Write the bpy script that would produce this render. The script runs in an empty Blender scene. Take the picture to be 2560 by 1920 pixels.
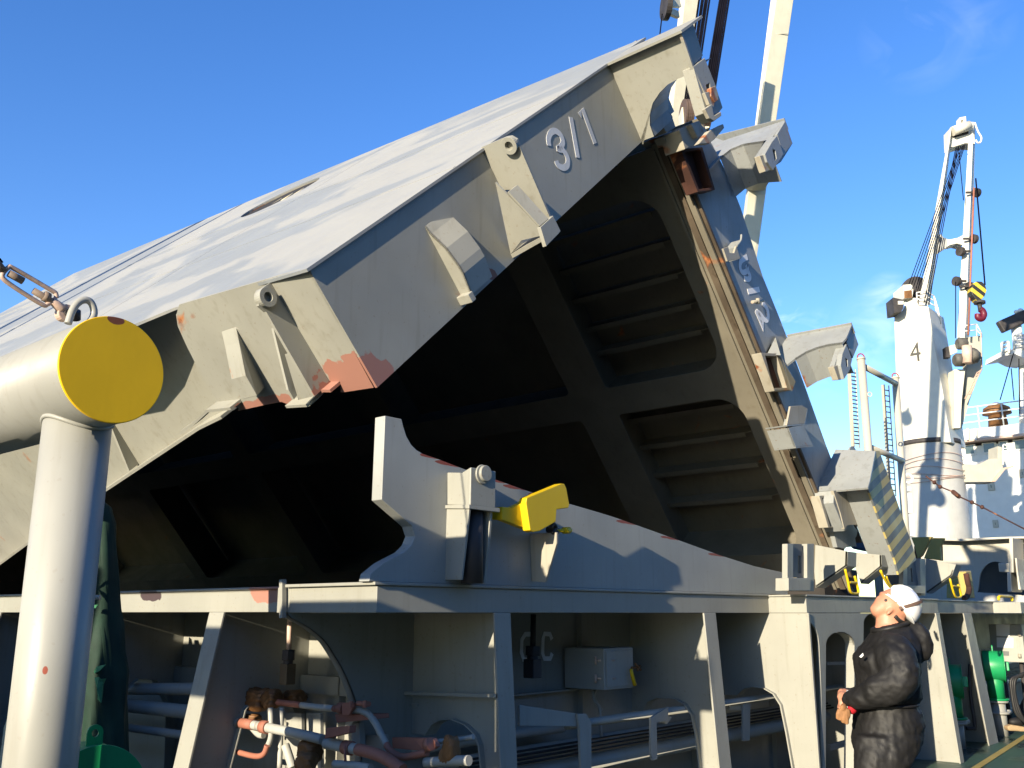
import bpy, bmesh, math, random
from mathutils import Vector as V, Matrix
from mathutils.geometry import tessellate_polygon
random.seed(7)
SC = bpy.context.scene
COL = SC.collection
R = math.radians
# ------------------------------------------------------------------ camera
# The camera is described in a 2212 x 1659 image plane; 'ray' turns a measured direction into a line in the
# world so that real planes (coaming side, hatch panel, deck ...) can be measured off the photograph.
F, CX, CY = 2050.0, 1106.0, 829.5
PT = math.atan(495 / 2050.0); YAW = R(40.9); EYE = V((0, 0, 1.6))
FW = V((math.cos(YAW) * math.cos(PT), math.sin(YAW) * math.cos(PT), math.sin(PT)))
RT = V((math.sin(YAW), -math.cos(YAW), 0)); UP = RT.cross(FW)
cam = bpy.data.cameras.new('camera'); camo = bpy.data.objects.new('camera', cam); COL.objects.link(camo)
cam.sensor_width = 36; cam.lens = 36 * F / 2212; cam.clip_start = 0.05; cam.clip_end = 5000
camo.matrix_world = Matrix(((RT.x, UP.x, -FW.x, EYE.x), (RT.y, UP.y, -FW.y, EYE.y), (RT.z, UP.z, -FW.z, EYE.z), (0, 0, 0, 1)))
SC.camera = camo
# ------------------------------------------------------------------ light
SUN_EL, SUN_AZ = R(14.5), R(7.2)          # light travels towards heading SUN_AZ (from +X to +Y)
LD = V((math.cos(SUN_EL) * math.cos(SUN_AZ), math.cos(SUN_EL) * math.sin(SUN_AZ), -math.sin(SUN_EL)))
sl = bpy.data.lights.new('sun', 'SUN'); sl.energy = 5.0; sl.angle = R(0.4); sl.color = (1.0, 0.87, 0.66)
so = bpy.data.objects.new('sun', sl); COL.objects.link(so)
so.rotation_euler = LD.to_track_quat('-Z', 'Y').to_euler(); so.location = (-10, -5, 20)
W = bpy.data.worlds.new('World'); SC.world = W; W.use_nodes = True
wn, wl = W.node_tree.nodes, W.node_tree.links
wn.clear()
wo = wn.new('ShaderNodeOutputWorld'); wb = wn.new('ShaderNodeBackground'); wb.inputs[1].default_value = 0.13
sky = wn.new('ShaderNodeTexSky'); sky.sky_type = 'NISHITA'; sky.sun_disc = False
sky.sun_elevation = SUN_EL
TS = -LD                                    # direction to the sun
sky.sun_rotation = math.atan2(TS.x, TS.y)
sky.air_density = 1.0; sky.dust_density = 0.05; sky.ozone_density = 2.2
tc = wn.new('ShaderNodeTexCoord')
# a few thin clouds: directions of the wisps
mixc = None
last = sky.outputs[0]
def ray(x, y):
    return FW + RT * ((x - CX) / F) - UP * ((y - CY) / F)
for (cx, cy, rad, amt, sc_, th) in ((1985, 75, .055, .13, 11, .40), (2110, 60, .035, .07, 14, .40), (1700, 685, .022, .28, 30, .46), (1905, 710, .05, .20, 18, .42), (1810, 790, .045, .12, 18, .44), (1922, 645, .028, .28, 24, .40), (1770, 700, .018, .18, 30, .45)):
    dv = ray(cx, cy).normalized()
    dn = wn.new('ShaderNodeVectorMath'); dn.operation = 'DISTANCE'; wl.new(tc.outputs['Generated'], dn.inputs[0]); dn.inputs[1].default_value = dv
    mr = wn.new('ShaderNodeMapRange'); mr.inputs[1].default_value = rad; mr.inputs[2].default_value = rad * .15; wl.new(dn.outputs['Value'], mr.inputs[0])
    nz = wn.new('ShaderNodeTexNoise'); nz.inputs['Scale'].default_value = sc_; nz.inputs['Detail'].default_value = 7; nz.inputs['Distortion'].default_value = .8
    mpn = wn.new('ShaderNodeMapping'); mpn.inputs['Rotation'].default_value = (.3, .5, .9); mpn.inputs['Scale'].default_value = (1, 1, 1.9)
    wl.new(tc.outputs['Generated'], mpn.inputs[0]); wl.new(mpn.outputs[0], nz.inputs[0])
    m2 = wn.new('ShaderNodeMapRange'); m2.inputs[1].default_value = th; m2.inputs[2].default_value = th + .25; wl.new(nz.outputs[0], m2.inputs[0])
    mu = wn.new('ShaderNodeMath'); mu.operation = 'MULTIPLY'; wl.new(mr.outputs[0], mu.inputs[0]); wl.new(m2.outputs[0], mu.inputs[1])
    mu2 = wn.new('ShaderNodeMath'); mu2.operation = 'MULTIPLY'; wl.new(mu.outputs[0], mu2.inputs[0]); mu2.inputs[1].default_value = amt
    mx = wn.new('ShaderNodeMixRGB'); wl.new(mu2.outputs[0], mx.inputs[0]); wl.new(last, mx.inputs[1]); mx.inputs[2].default_value = (6.5, 6.9, 7.8, 1)
    last = mx.outputs[0]
hs = wn.new('ShaderNodeHueSaturation'); hs.inputs['Saturation'].default_value = 1.30; hs.inputs['Hue'].default_value = .517; wl.new(last, hs.inputs['Color']); last = hs.outputs[0]
wl.new(last, wb.inputs[0]); wl.new(wb.outputs[0], wo.inputs[0])
SC.view_settings.view_transform = 'Standard'; SC.view_settings.look = 'None'; SC.view_settings.exposure = 1.2; SC.view_settings.gamma = 1.0
SC.render.engine = 'CYCLES'

# ------------------------------------------------------------------ measuring helpers
KZ = 2212 / 2560
ZO = dict(G1=(1020, 300, 440 / 1521), G2=(420, 640, 560 / 2212), G3=(1640, 520, 420 / 1161), G4=(1840, 760, 420 / 1452), G5=(1240, 1500, 880 / 2212), G6=(2200, 600, 360 / 1493),
          G7=(2240, 1000, 320 / 1770), G8=(2300, 1300, 260 / 719), S1=(1600, 0, 480 / 1659), S2=(2100, 250, 460 / 1174), S3=(2000, 1100, 560 / 2212), S4=(2000, 1420, 560 / 1858),
          S5=(500, 1480, 800 / 2212), S6=(0, 560, 640 / 1770), S7=(900, 1000, 600 / 1991), S8=(0, 1250, 600 / 1486), Q1=(0, 0, 1280 / 2212), Q2=(1280, 0, 1280 / 2212), Q3=(0, 960, 1280 / 2212), Q4=(1280, 960, 1280 / 2212), D=(0, 0, 1 / KZ))
def zz(s, x, y):
    o = ZO[s]; return ((o[0] + x * o[2]) * KZ, (o[1] + y * o[2]) * KZ)
def onp(q, p0, n):
    d = ray(*q); return EYE + d * ((V(p0) - EYE).dot(n) / d.dot(n))
EX, EY, EZ = V((1, 0, 0)), V((0, 1, 0)), V((0, 0, 1))
def PX(s, x, y, v): return onp(zz(s, x, y), (v, 0, 0), EX)
def PY(s, x, y, v): return onp(zz(s, x, y), (0, v, 0), EY)
def PZ(s, x, y, v): return onp(zz(s, x, y), (0, 0, v), EZ)
HD = V((math.cos(YAW), math.sin(YAW), 0))
def PH(s, x, y, v): return onp(zz(s, x, y), HD * v, HD)
def many(f, s, pts, v): return [f(s, x, y, v) for x, y in pts]
# hatch panel frames
D1 = V((.7415, 0, .671)).normalized(); N1 = V((-D1.z, 0, D1.x)); A1 = PY('D', 665, 577, 4)
U2 = PY('D', 1451, 310, 4); D2 = V((.657, 0, -.754)).normalized(); N2 = V((.754, 0, .657)).normalized()
def L1(l, y, h): return A1 + D1 * l + N1 * h + V((0, y - 4, 0))
def L2(l, y, h): return U2 + D2 * l + N2 * h + V((0, y - 4, 0))
def P1l(s, x, y, l): return onp(zz(s, x, y), A1 + D1 * l, D1)
def P1h(s, x, y, h): return onp(zz(s, x, y), A1 + N1 * h, N1)
def P2l(s, x, y, l): return onp(zz(s, x, y), U2 + D2 * l, D2)
def P2h(s, x, y, h): return onp(zz(s, x, y), U2 + N2 * h, N2)

# ------------------------------------------------------------------ mesh builder
class G:
    def __init__(s): s.v = []; s.f = []; s.sm = []
    def add(s, vs, fs, smooth=False):
        b = len(s.v); s.v += [V(p) for p in vs]
        for f in fs: s.f.append([b + i for i in f]); s.sm.append(smooth)
        return s
    def prism(s, loops, vec):
        if not isinstance(loops[0], (list, tuple)): loops = [loops]
        loops = [[V(p) for p in l] for l in loops]; vec = V(vec)
        flat = [p for l in loops for p in l]; n = len(flat)
        b = len(s.v); s.v += flat + [p + vec for p in flat]
        if len(loops) == 1 : caps = [list(range(n))]
        else: caps = [list(t) for t in tessellate_polygon(loops)]
        for t in caps:
            s.f.append([b + i for i in t]); s.f.append([b + n + i for i in reversed(t)]); s.sm += [False, False]
        k = 0
        for l in loops:
            m = len(l)
            for i in range(m):
                j = (i + 1) % m
                s.f.append([b + k + i, b + k + j, b + n + k + j, b + n + k + i]); s.sm.append(False)
            k += m
        return s
    def box(s, lo, hi):
        x0, y0, z0 = lo; x1, y1, z1 = hi
        return s.prism([V((x0, y0, z0)), V((x1, y0, z0)), V((x1, y1, z0)), V((x0, y1, z0))], (0, 0, z1 - z0))
    def bar(s, a, b, w, h, up=EZ):
        a, b = V(a), V(b); d = (b - a).normalized(); x = d.cross(V(up))
        if x.length < 1e-4: x = d.cross(EX)
        x.normalize(); y = x.cross(d)
        return s.prism([a - x * w / 2 - y * h / 2, a + x * w / 2 - y * h / 2, a + x * w / 2 + y * h / 2, a - x * w / 2 + y * h / 2], b - a)
    def tube(s, pts, r, n=14, cap=True):
        pts = [V(p) for p in pts]; m = len(pts); rr = r if isinstance(r, (list, tuple)) else [r] * m
        t0 = (pts[1] - pts[0]).normalized(); u = t0.orthogonal().normalized(); vs = []
        for i, p in enumerate(pts):
            t = ((pts[min(i + 1, m - 1)] - p).normalized() + (p - pts[max(i - 1, 0)]).normalized())
            t = t.normalized() if t.length > 1e-6 else t0
            u = (u - t * u.dot(t)).normalized(); w = t.cross(u)
            vs += [p + (u * math.cos(a) + w * math.sin(a)) * rr[i] for a in [2 * math.pi * k / n for k in range(n)]]
        fs = [[i * n + k, i * n + (k + 1) % n, (i + 1) * n + (k + 1) % n, (i + 1) * n + k] for i in range(m - 1) for k in range(n)]
        s.add(vs, fs, True)
        if cap:
            b = len(s.v) - len(vs)
            s.f.append([b + k for k in range(n)]); s.f.append([b + (m - 1) * n + k for k in reversed(range(n))]); s.sm += [False, False]
        return s
    def curve(s, pts, r, n=12, sub=6):
        return s.tube(smooth(pts, sub), r, n)
    def disc(s, c, nrm, r, t, n=36):
        c = V(c); nrm = V(nrm).normalized(); u = nrm.orthogonal().normalized(); w = nrm.cross(u)
        return s.prism([c + (u * math.cos(2 * math.pi * k / n) + w * math.sin(2 * math.pi * k / n)) * r for k in range(n)], nrm * t)
    def ring(s, c, nrm, r0, r1, t, n=28):
        c = V(c); nrm = V(nrm).normalized(); u = nrm.orthogonal().normalized(); w = nrm.cross(u)
        lp = lambda r: [c + (u * math.cos(2 * math.pi * k / n) + w * math.sin(2 * math.pi * k / n)) * r for k in range(n)]
        return s.prism([lp(r1), lp(r0)], nrm * t)
    def ball(s, c, rx, ry=None, rz=None, n=20, m=12, rot=None):
        ry = ry or rx; rz = rz or rx; c = V(c); vs = []
        for i in range(m + 1):
            th = math.pi * i / m
            for k in range(n):
                p = V((rx * math.sin(th) * math.cos(2 * math.pi * k / n), ry * math.sin(th) * math.sin(2 * math.pi * k / n), rz * math.cos(th)))
                if rot: p = rot @ p
                vs.append(c + p)
        return s.add(vs, [[i * n + k, i * n + (k + 1) % n, (i + 1) * n + (k + 1) % n, (i + 1) * n + k] for i in range(m) for k in range(n)], True)
    def loft(s, rings, cap=True):
        n = len(rings[0]); vs = [p for r in rings for p in r]
        s.add(vs, [[i * n + k, i * n + (k + 1) % n, (i + 1) * n + (k + 1) % n, (i + 1) * n + k] for i in range(len(rings) - 1) for k in range(n)], True)
        if cap:
            b = len(s.v) - len(vs); s.f.append([b + k for k in range(n)]); s.f.append([b + (len(rings) - 1) * n + k for k in reversed(range(n))]); s.sm += [True, True]
        return s
def smooth(pts, sub=6):
    pts = [V(p) for p in pts]; out = []
    for i in range(len(pts) - 1):
        p0, p1, p2, p3 = pts[max(i - 1, 0)], pts[i], pts[i + 1], pts[min(i + 2, len(pts) - 1)]
        for k in range(sub):
            t = k / sub
            out.append(.5 * ((2 * p1) + (p2 - p0) * t + (2 * p0 - 5 * p1 + 4 * p2 - p3) * t * t + (3 * p1 - p0 - 3 * p2 + p3) * t ** 3))
    return out + [pts[-1]]
def base(o):
    r = V((0, 0, 0))
    while o is not None: r += o.location; o = o.parent
    return r
def obj(name, g, mat, parent=None, bevel=0.0, label=None, origin=None):
    me = bpy.data.meshes.new(name)
    org = base(parent) if parent else (V(origin) if origin is not None else V((0, 0, 0)))
    me.from_pydata([p - org for p in g.v], [], g.f)
    for p, s_ in zip(me.polygons, g.sm): p.use_smooth = s_
    bm = bmesh.new(); bm.from_mesh(me); bmesh.ops.remove_doubles(bm, verts=bm.verts, dist=1e-6); bmesh.ops.recalc_face_normals(bm, faces=bm.faces); bm.to_mesh(me); bm.free()
    me.materials.append(mat)
    o = bpy.data.objects.new(name, me); COL.objects.link(o)
    if parent: o.parent = parent
    elif origin is not None: o.location = org
    if bevel:
        b = o.modifiers.new('edge', 'BEVEL'); b.width = bevel; b.segments = 2; b.limit_method = 'ANGLE'; b.angle_limit = R(40); b.harden_normals = False
    if label: o['label'] = label
    return o
def thing(name, label, cat, loc=(0, 0, 0), group=None):
    o = bpy.data.objects.new(name, None); COL.objects.link(o); o.location = loc; o.empty_display_size = .2
    return tag(o, label, cat, group)
def tag(o, label, cat, group=None, kind=None):
    o['label'] = label; o['category'] = cat
    if group: o['group'] = group
    if kind: o['kind'] = kind
    return o
def dup(o, delta, label=None, parent=None):
    c = o.copy(); COL.objects.link(c)
    if parent: c.parent = parent
    else: c.location = o.location + V(delta)
    if label: c['label'] = label
    for ch in [x for x in SC.objects if x.parent == o]: dup(ch, (0, 0, 0), None, c)
    return c
def text(name, body, origin, xdir, ydir, size, mat, parent, lift=.004, scx=1.0, outline=0.0):
    cu = bpy.data.curves.new(name, 'FONT'); cu.body = body; cu.size = size; cu.extrude = .0015; cu.offset = outline
    t = bpy.data.objects.new(name + '_src', cu); COL.objects.link(t)
    bpy.context.view_layer.update()
    me = bpy.data.meshes.new_from_object(t); COL.objects.unlink(t); bpy.data.objects.remove(t)
    x = V(xdir).normalized(); z = x.cross(V(ydir)).normalized(); y = z.cross(x)
    org = base(parent) if parent else V((0, 0, 0))
    for v in me.vertices:
        c = v.co.copy(); v.co = V(origin) + x * c.x * scx + y * c.y + z * (c.z + lift) - org
    me.materials.clear(); me.materials.append(mat)
    o = bpy.data.objects.new(name, me); COL.objects.link(o); o.parent = parent
    return o

# ------------------------------------------------------------------ materials
ALB = .76
def mat_paint(name, col, rough=.45, var=.10, rust=.0, streak=.06, primer=(), bump=.12, nscale=2.2, metallic=0.0, speck=.0, spec=.32, salt=0.0):
    col = tuple(c_ * ALB for c_ in col); primer = [(a_, b_, tuple(q * ALB for q in c_)) for a_, b_, c_ in primer]
    m = bpy.data.materials.new(name); m.use_nodes = True; n, l = m.node_tree.nodes, m.node_tree.links
    bs = n['Principled BSDF']; geo = n.new('ShaderNodeNewGeometry'); pos = geo.outputs['Position']
    def noise(sc, det=4, vec=pos, scale=None, dist=0):
        if scale:
            mp = n.new('ShaderNodeMapping'); mp.inputs['Scale'].default_value = scale; l.new(vec, mp.inputs[0]); vec = mp.outputs[0]
        t = n.new('ShaderNodeTexNoise'); t.inputs['Scale'].default_value = sc; t.inputs['Detail'].default_value = det; t.inputs['Distortion'].default_value = dist; l.new(vec, t.inputs[0]); return t.outputs[0]
    def mrange(v, a, b, c=0, d=1):
        t = n.new('ShaderNodeMapRange'); t.inputs[1].default_value = a; t.inputs[2].default_value = b; t.inputs[3].default_value = c; t.inputs[4].default_value = d; l.new(v, t.inputs[0]); return t.outputs[0]
    def mix(f, a, b):
        t = n.new('ShaderNodeMixRGB')
        for i, q in enumerate((f, a, b)):
            if hasattr(q, 'is_linked'): l.new(q, t.inputs[i])
            elif i == 0: t.inputs[0].default_value = q
            else: t.inputs[i].default_value = (*q, 1)
        return t.outputs[0]
    def math_(op, a, b):
        t = n.new('ShaderNodeMath'); t.operation = op
        for i, q in enumerate((a, b)):
            if hasattr(q, 'is_linked'): l.new(q, t.inputs[i])
            else: t.inputs[i].default_value = q
        return t.outputs[0]
    c1 = tuple(min(1, q * (1 + var)) for q in col); c0 = tuple(q * (1 - var) for q in col)
    c = mix(mrange(noise(nscale, 6), .35, .65), c0, c1)
    if streak: c = mix(mrange(noise(6, 5, scale=(3, 3, .25)), .55, .8, 0, streak * 4), c, tuple(q * .62 for q in (col[0], col[1] * .93, col[2] * .82)))
    if salt:
        sn = noise(.9, 8, scale=(1.0, .55, 1.0), dist=.9)
        c = mix(mrange(sn, .47, .53, 0, salt), c, (.32, .312, .28))
    if speck: c = mix(mrange(noise(38, 3), .66, .70, 0, speck), c, (.16, .10, .06))
    if rust:
        rn = noise(3.5, 9, dist=.5); c = mix(mrange(rn, .70 - rust * .25, .76 - rust * .22), c, mix(mrange(noise(25, 5), .4, .6), (.20, .065, .025), (.36, .15, .06)))
    en = noise(9, 6)
    for (p, r, pc) in primer:
        rr = r if isinstance(r, (tuple, list)) else (r, r, r)
        sb = n.new('ShaderNodeVectorMath'); sb.operation = 'SUBTRACT'; l.new(pos, sb.inputs[0]); sb.inputs[1].default_value = p
        dv = n.new('ShaderNodeVectorMath'); dv.operation = 'DIVIDE'; l.new(sb.outputs[0], dv.inputs[0]); dv.inputs[1].default_value = rr
        ln = n.new('ShaderNodeVectorMath'); ln.operation = 'LENGTH'; l.new(dv.outputs[0], ln.inputs[0])
        e = math_('ADD', ln.outputs['Value'], math_('MULTIPLY', math_('SUBTRACT', en, .5), 1.3))
        c = mix(mrange(e, .98, 1.02, 1, 0), c, pc)
    l.new(c, bs.inputs['Base Color'])
    l.new(mrange(noise(5, 4), .3, .7, rough - .07, rough + .12), bs.inputs['Roughness'])
    bs.inputs['Metallic'].default_value = metallic
    bs.inputs['Specular IOR Level'].default_value = spec
    if bump:
        b = n.new('ShaderNodeBump'); b.inputs['Strength'].default_value = bump; b.inputs['Distance'].default_value = .02
        l.new(math_('ADD', noise(1.7, 2), math_('MULTIPLY', noise(45, 4), .10)), b.inputs['Height']); l.new(b.outputs[0], bs.inputs['Normal'])
    return m
SALMON = (.38, .185, .14); RUST = (.24, .08, .035); REDP = (.30, .075, .045)
GREY = (.33, .33, .29)
g3p = PY('D', 820, 838, 4)
M = {}
M['grey'] = mat_paint('grey_deck_paint', GREY, .42, .06, .0, .10, speck=.3)
M['cover'] = mat_paint('hatch_cover_paint', (.34, .335, .29), .44, .06, .02, .12, primer=[(L1(.02, 4.12, -.72), (.20, .30, .14), SALMON), (L1(-.02, 5.05, -.72), (.1, .32, .06), SALMON), (PY('D', 1060, 592, 4), (.06, .2, .04), RUST)], speck=.3)
M['top'] = mat_paint('hatch_top_paint', (.26, .28, .295), .55, .05, 0, .0, bump=.08, salt=.55, nscale=1.2)
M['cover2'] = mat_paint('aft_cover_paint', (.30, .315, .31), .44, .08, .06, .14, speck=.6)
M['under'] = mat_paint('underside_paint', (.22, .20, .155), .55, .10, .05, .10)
M['under_shade'] = mat_paint('forward_underside_shade', (.03, .028, .025), .7, .25, .05, .2)  # near-black copy of the underside paint, with the shade put into its colour
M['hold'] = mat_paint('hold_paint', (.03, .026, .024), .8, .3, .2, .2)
M['seal'] = mat_paint('seal_rubber', (.11, .085, .06), .75, .3, .1, .3)
M['rust'] = mat_paint('rusty_steel', (.085, .036, .026), .85, .4, .5, .2, bump=.6)
M['lid'] = mat_paint('manhole_lid_paint', (.55, .49, .33), .6, .15, .35, .1)
M['rustlight'] = mat_paint('rust_stained_paint', (.40, .37, .30), .6, .12, .30, .2)
M['yellow'] = mat_paint('yellow_paint', (.72, .50, .01), .42, .04, 0, .03, bump=.1)
M['cap'] = mat_paint('yellow_cap_paint', (.92, .56, .008), .45, .03, 0, .03, primer=[(PY('D', 250, 690, 3.3), (.035, .3, .018), RUST)], bump=.15, nscale=4)
M['green'] = mat_paint('green_paint', (.012, .30, .10), .38, .07, 0, .04, bump=.15)
M['white'] = mat_paint('white_paint', (.80, .80, .76), .45, .03, 0, .03)
M['crane'] = mat_paint('crane_paint', (.70, .68, .60), .42, .04, 0, .05)
M['jib'] = mat_paint('jib_paint', (.66, .63, .50), .42, .05, 0, .06)
M['rope'] = mat_paint('wire_rope', (.006, .006, .011), .9, .3, 0, 0, bump=0, spec=.05)
M['dark'] = mat_paint('dark_steel', (.05, .045, .045), .6, .3, 0, 0)
M['glass'] = mat_paint('window_glass', (.06, .09, .09), .08, .05, 0, 0, bump=0, spec=.8)
M['pipe'] = mat_paint('pipe_paint', (.37, .37, .335), .38, .05, .0, .07, speck=.12, primer=[(PY('D', 137, 1452, 3.3), (.009, .3, .016), REDP)])
M['primed'] = mat_paint('primed_pipe_paint', (.44, .44, .40), .45, .05, .0, .05, nscale=6)
M['salmon'] = mat_paint('red_lead_primer', (.38, .15, .10), .6, .12, .05, .1)
M['brown'] = mat_paint('dull_brown_steel', (.11, .075, .06), .7, .2, .1, .1)
M['grease'] = mat_paint('greasy_block', (.13, .095, .055), .6, .3, .2, .2, bump=.5)
M['rag'] = mat_paint('greasy_tape', (.20, .095, .035), .55, .35, .2, .2, bump=.8)
M['tan'] = mat_paint('greased_steel', (.62, .45, .36), .55, .15, .05, .1, bump=.4)
M['letter'] = mat_paint('white_lettering', (.66, .67, .68), .6, .12, 0, .1)
M['letterb'] = mat_paint('bright_lettering', (1.0, 1.0, 1.0), .6, .05, 0, .05)
M['letterd'] = mat_paint('black_lettering', (.06, .06, .055), .6, .1, 0, 0)
M['stripe'] = mat_paint('worn_yellow', (.46, .35, .10), .55, .08, 0, .08)
M['cloth'] = mat_paint('black_nylon', (.0125, .012, .012), .58, .25, 0, 0, bump=.5, nscale=8, spec=.3)
M['skin'] = mat_paint('skin', (.52, .24, .15), .5, .07, 0, 0, bump=.12, nscale=14)
M['helmet'] = mat_paint('helmet_shell', (.82, .82, .82), .22, .01, 0, 0, bump=0)
M['strap'] = mat_paint('helmet_strap', (.13, .08, .06), .7, .1, 0, 0)
M['leather'] = mat_paint('leather_glove', (.30, .15, .065), .75, .25, 0, 0, bump=.7, nscale=25)
M['redcloth'] = mat_paint('red_cloth', (.42, .01, .02), .7, .1, 0, 0)
M['canvas'] = mat_paint('green_canvas', (.010, .035, .022), .75, .2, 0, 0, bump=.6, nscale=7)
M['paper'] = mat_paint('paper', (.85, .85, .85), .6, .01, 0, 0, bump=0)
M['cable'] = mat_paint('rubber_cable', (.02, .02, .02), .5, .1, 0, 0, bump=0)
M['tansole'] = mat_paint('boot_sole', (.45, .32, .18), .7, .1, 0, 0)
def banded(name, a, b, nrm, width, off=0.0, soft=.04):
    m = mat_paint(name, a, .45, .05, 0, .06); n, l = m.node_tree.nodes, m.node_tree.links
    bs = n['Principled BSDF']; src = bs.inputs['Base Color'].links[0].from_socket
    geo = n.new('ShaderNodeNewGeometry'); dt = n.new('ShaderNodeVectorMath'); dt.operation = 'DOT_PRODUCT'; l.new(geo.outputs['Position'], dt.inputs[0]); dt.inputs[1].default_value = V(nrm).normalized()
    ad = n.new('ShaderNodeMath'); ad.operation = 'MULTIPLY_ADD'; l.new(dt.outputs['Value'], ad.inputs[0]); ad.inputs[1].default_value = 1 / width; ad.inputs[2].default_value = off
    fr = n.new('ShaderNodeMath'); fr.operation = 'FRACT'; l.new(ad.outputs[0], fr.inputs[0])
    gt = n.new('ShaderNodeMath'); gt.operation = 'GREATER_THAN'; l.new(fr.outputs[0], gt.inputs[0]); gt.inputs[1].default_value = .5
    mx = n.new('ShaderNodeMixRGB'); l.new(gt.outputs[0], mx.inputs[0]); l.new(src, mx.inputs[1]); mx.inputs[2].default_value = (*b, 1); l.new(mx.outputs[0], bs.inputs['Base Color'])
    return m
# deck: dark green, worn and partly wet
def mat_deck():
    m = bpy.data.materials.new('deck_paint'); m.use_nodes = True; n, l = m.node_tree.nodes, m.node_tree.links; bs = n['Principled BSDF']
    geo = n.new('ShaderNodeNewGeometry'); t = n.new('ShaderNodeTexNoise'); t.inputs['Scale'].default_value = 1.3; t.inputs['Detail'].default_value = 8; l.new(geo.outputs['Position'], t.inputs[0])
    cr = n.new('ShaderNodeValToRGB'); cr.color_ramp.elements[0].position = .38; cr.color_ramp.elements[0].color = (.028, .036, .032, 1); cr.color_ramp.elements[1].position = .6; cr.color_ramp.elements[1].color = (.03, .075, .05, 1)
    l.new(t.outputs[0], cr.inputs[0]); l.new(cr.outputs[0], bs.inputs['Base Color'])
    mr = n.new('ShaderNodeMapRange'); mr.inputs[1].default_value = .42; mr.inputs[2].default_value = .55; mr.inputs[3].default_value = .12; mr.inputs[4].default_value = .5; l.new(t.outputs[0], mr.inputs[0]); l.new(mr.outputs[0], bs.inputs['Roughness'])
    return m
def struct(o): o['kind'] = 'structure'; return o
# ------------------------------------------------------------------ setting: deck and sea
deck = G(); deck.box((-14, -1.6, -.05), (62, 27, 0)); struct(obj('deck', deck, mat_deck()))
bw = G(); bw.box((-14, -1.62, 0), (62, -1.55, 1.25)); bw.box((-14, -1.68, 1.25), (62, -1.5, 1.30)); BWK = bw
sea = G(); sea.add([(-4000, -4000, -9), (4000, -4000, -9), (4000, 4000, -9), (-4000, 4000, -9)], [[0, 1, 2, 3]])
ms = mat_paint('sea_water', (.02, .05, .07), .12, .2, 0, 0, bump=.8, nscale=.2, spec=.6); struct(obj('sea', sea, ms))
hull = G(); hull.box((-14, -1.6, -9.5), (62, 27, -.054)); struct(obj('ship_hull', hull, M['dark']))
ln = G(); a = PZ('G8', 470, 1659, .006); b = PZ('G8', 719, 1500, .006); dd = (b - a).normalized(); ln.add([a - dd * 6 - EY * .04, b + dd * 12 - EY * .04, b + dd * 12 + EY * .04, a - dd * 6 + EY * .04], [[0, 1, 2, 3]])
struct(obj('yellow_deck_line', ln, M['stripe']))

o = obj('bulwark', BWK, M['grey'], None, origin=(20, -1.6, 0)); tag(o, 'low grey bulwark along the outboard edge of the side deck, unseen, added to cut low light', 'bulwark')  # unseen bulwark, added to cut low light from the sea
wh = G(); wh.box((-30, -34, -9), (70, -17, 8.5)); wh.prism([V((-30.5, -34.5, 8.5)), V((-30.5, -16.5, 8.5)), V((-30.5, -25.5, 11))], (101, 0, 0)); o = obj('skylight_baffle', wh, M['dark'], None, origin=(20, -25, -9)); tag(o, 'long dark unseen shed on the quay outboard of the ship, outside the picture', 'baffle')  # added mass outboard that keeps skylight off the shaded steel
# ================================================================== FORWARD COVER PANEL (3/1)
p1 = thing('hatch_cover_panel', 'forward hatch cover panel tilted up with the number 3/1 painted on its side', 'hatch cover', A1)
CAM = .033
def cam_h(y): return CAM * (y - 4) if y < 14.5 else CAM * 10.5 - CAM * (y - 14.5)
LEN = 4.68; YB = 25.0
g = G(); ys = [3.965, 4.0, 5, 6, 7, 8, 9.2, 9.6, 10.4, 11.6, 14.5, 18, 21.5, YB]; hole = (2.9, 10.0)
rows = [[L1(l, y, cam_h(y)) for y in ys] for l in (-.03, LEN)]
# manhole (oval access opening) is cut out of the strip between two stations
c0 = (3.72, 8.2); ow, oh = .46, .50
ov = [L1(c0[0] + ow * math.cos(t), c0[1] + oh * math.sin(t), cam_h(c0[1] + oh * math.sin(t))) for t in [2 * math.pi * k / 40 for k in range(40)]]
near = [L1(-.03, 3.982, 0), L1(LEN, 3.982, 0), L1(LEN, 14.5, cam_h(14.5)), L1(-.26, 14.5, cam_h(14.5)), L1(-.26, 6.4, cam_h(6.4)), L1(-.16, 6.0, cam_h(6.0)), L1(-.03, 5.68, cam_h(5.68)), L1(.06, 5.4, cam_h(5.4))]
g.prism([near, ov], N1 * -.018)
g.prism([L1(-.03, 14.5, cam_h(14.5)), L1(LEN, 14.5, cam_h(14.5)), L1(LEN, YB, cam_h(YB)), L1(-.03, YB, cam_h(YB))], N1 * -.018)
tp = obj('top_plate', g, M['top'], p1)
g = G(); n_ = 40
g.prism([[L1(c0[0] + (ow + .03) * math.cos(t), c0[1] + (oh + .03) * math.sin(t), cam_h(c0[1] + oh * math.sin(t)) - .02) for t in [2 * math.pi * k / n_ for k in range(n_)]], [L1(c0[0] + ow * math.cos(t), c0[1] + oh * math.sin(t), cam_h(c0[1] + oh * math.sin(t)) - .02) for t in [2 * math.pi * k / n_ for k in range(n_)]]], N1 * -.10)
obj('manhole_rim', g, M['rustlight'], tp)
g = G(); g.prism([L1(c0[0] + (ow + .03) * math.cos(t), c0[1] + (oh + .03) * math.sin(t), cam_h(c0[1] + oh * math.sin(t)) - .045) for t in [2 * math.pi * k / n_ for k in range(n_)]], N1 * -.01)
for k in range(6): g.tube([L1(c0[0] - .1, c0[1] - .5 + k * .2, cam_h(c0[1]) - .035), L1(c0[0] + .1, c0[1] - .5 + k * .2, cam_h(c0[1]) - .03)], .012, 8)
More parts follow.
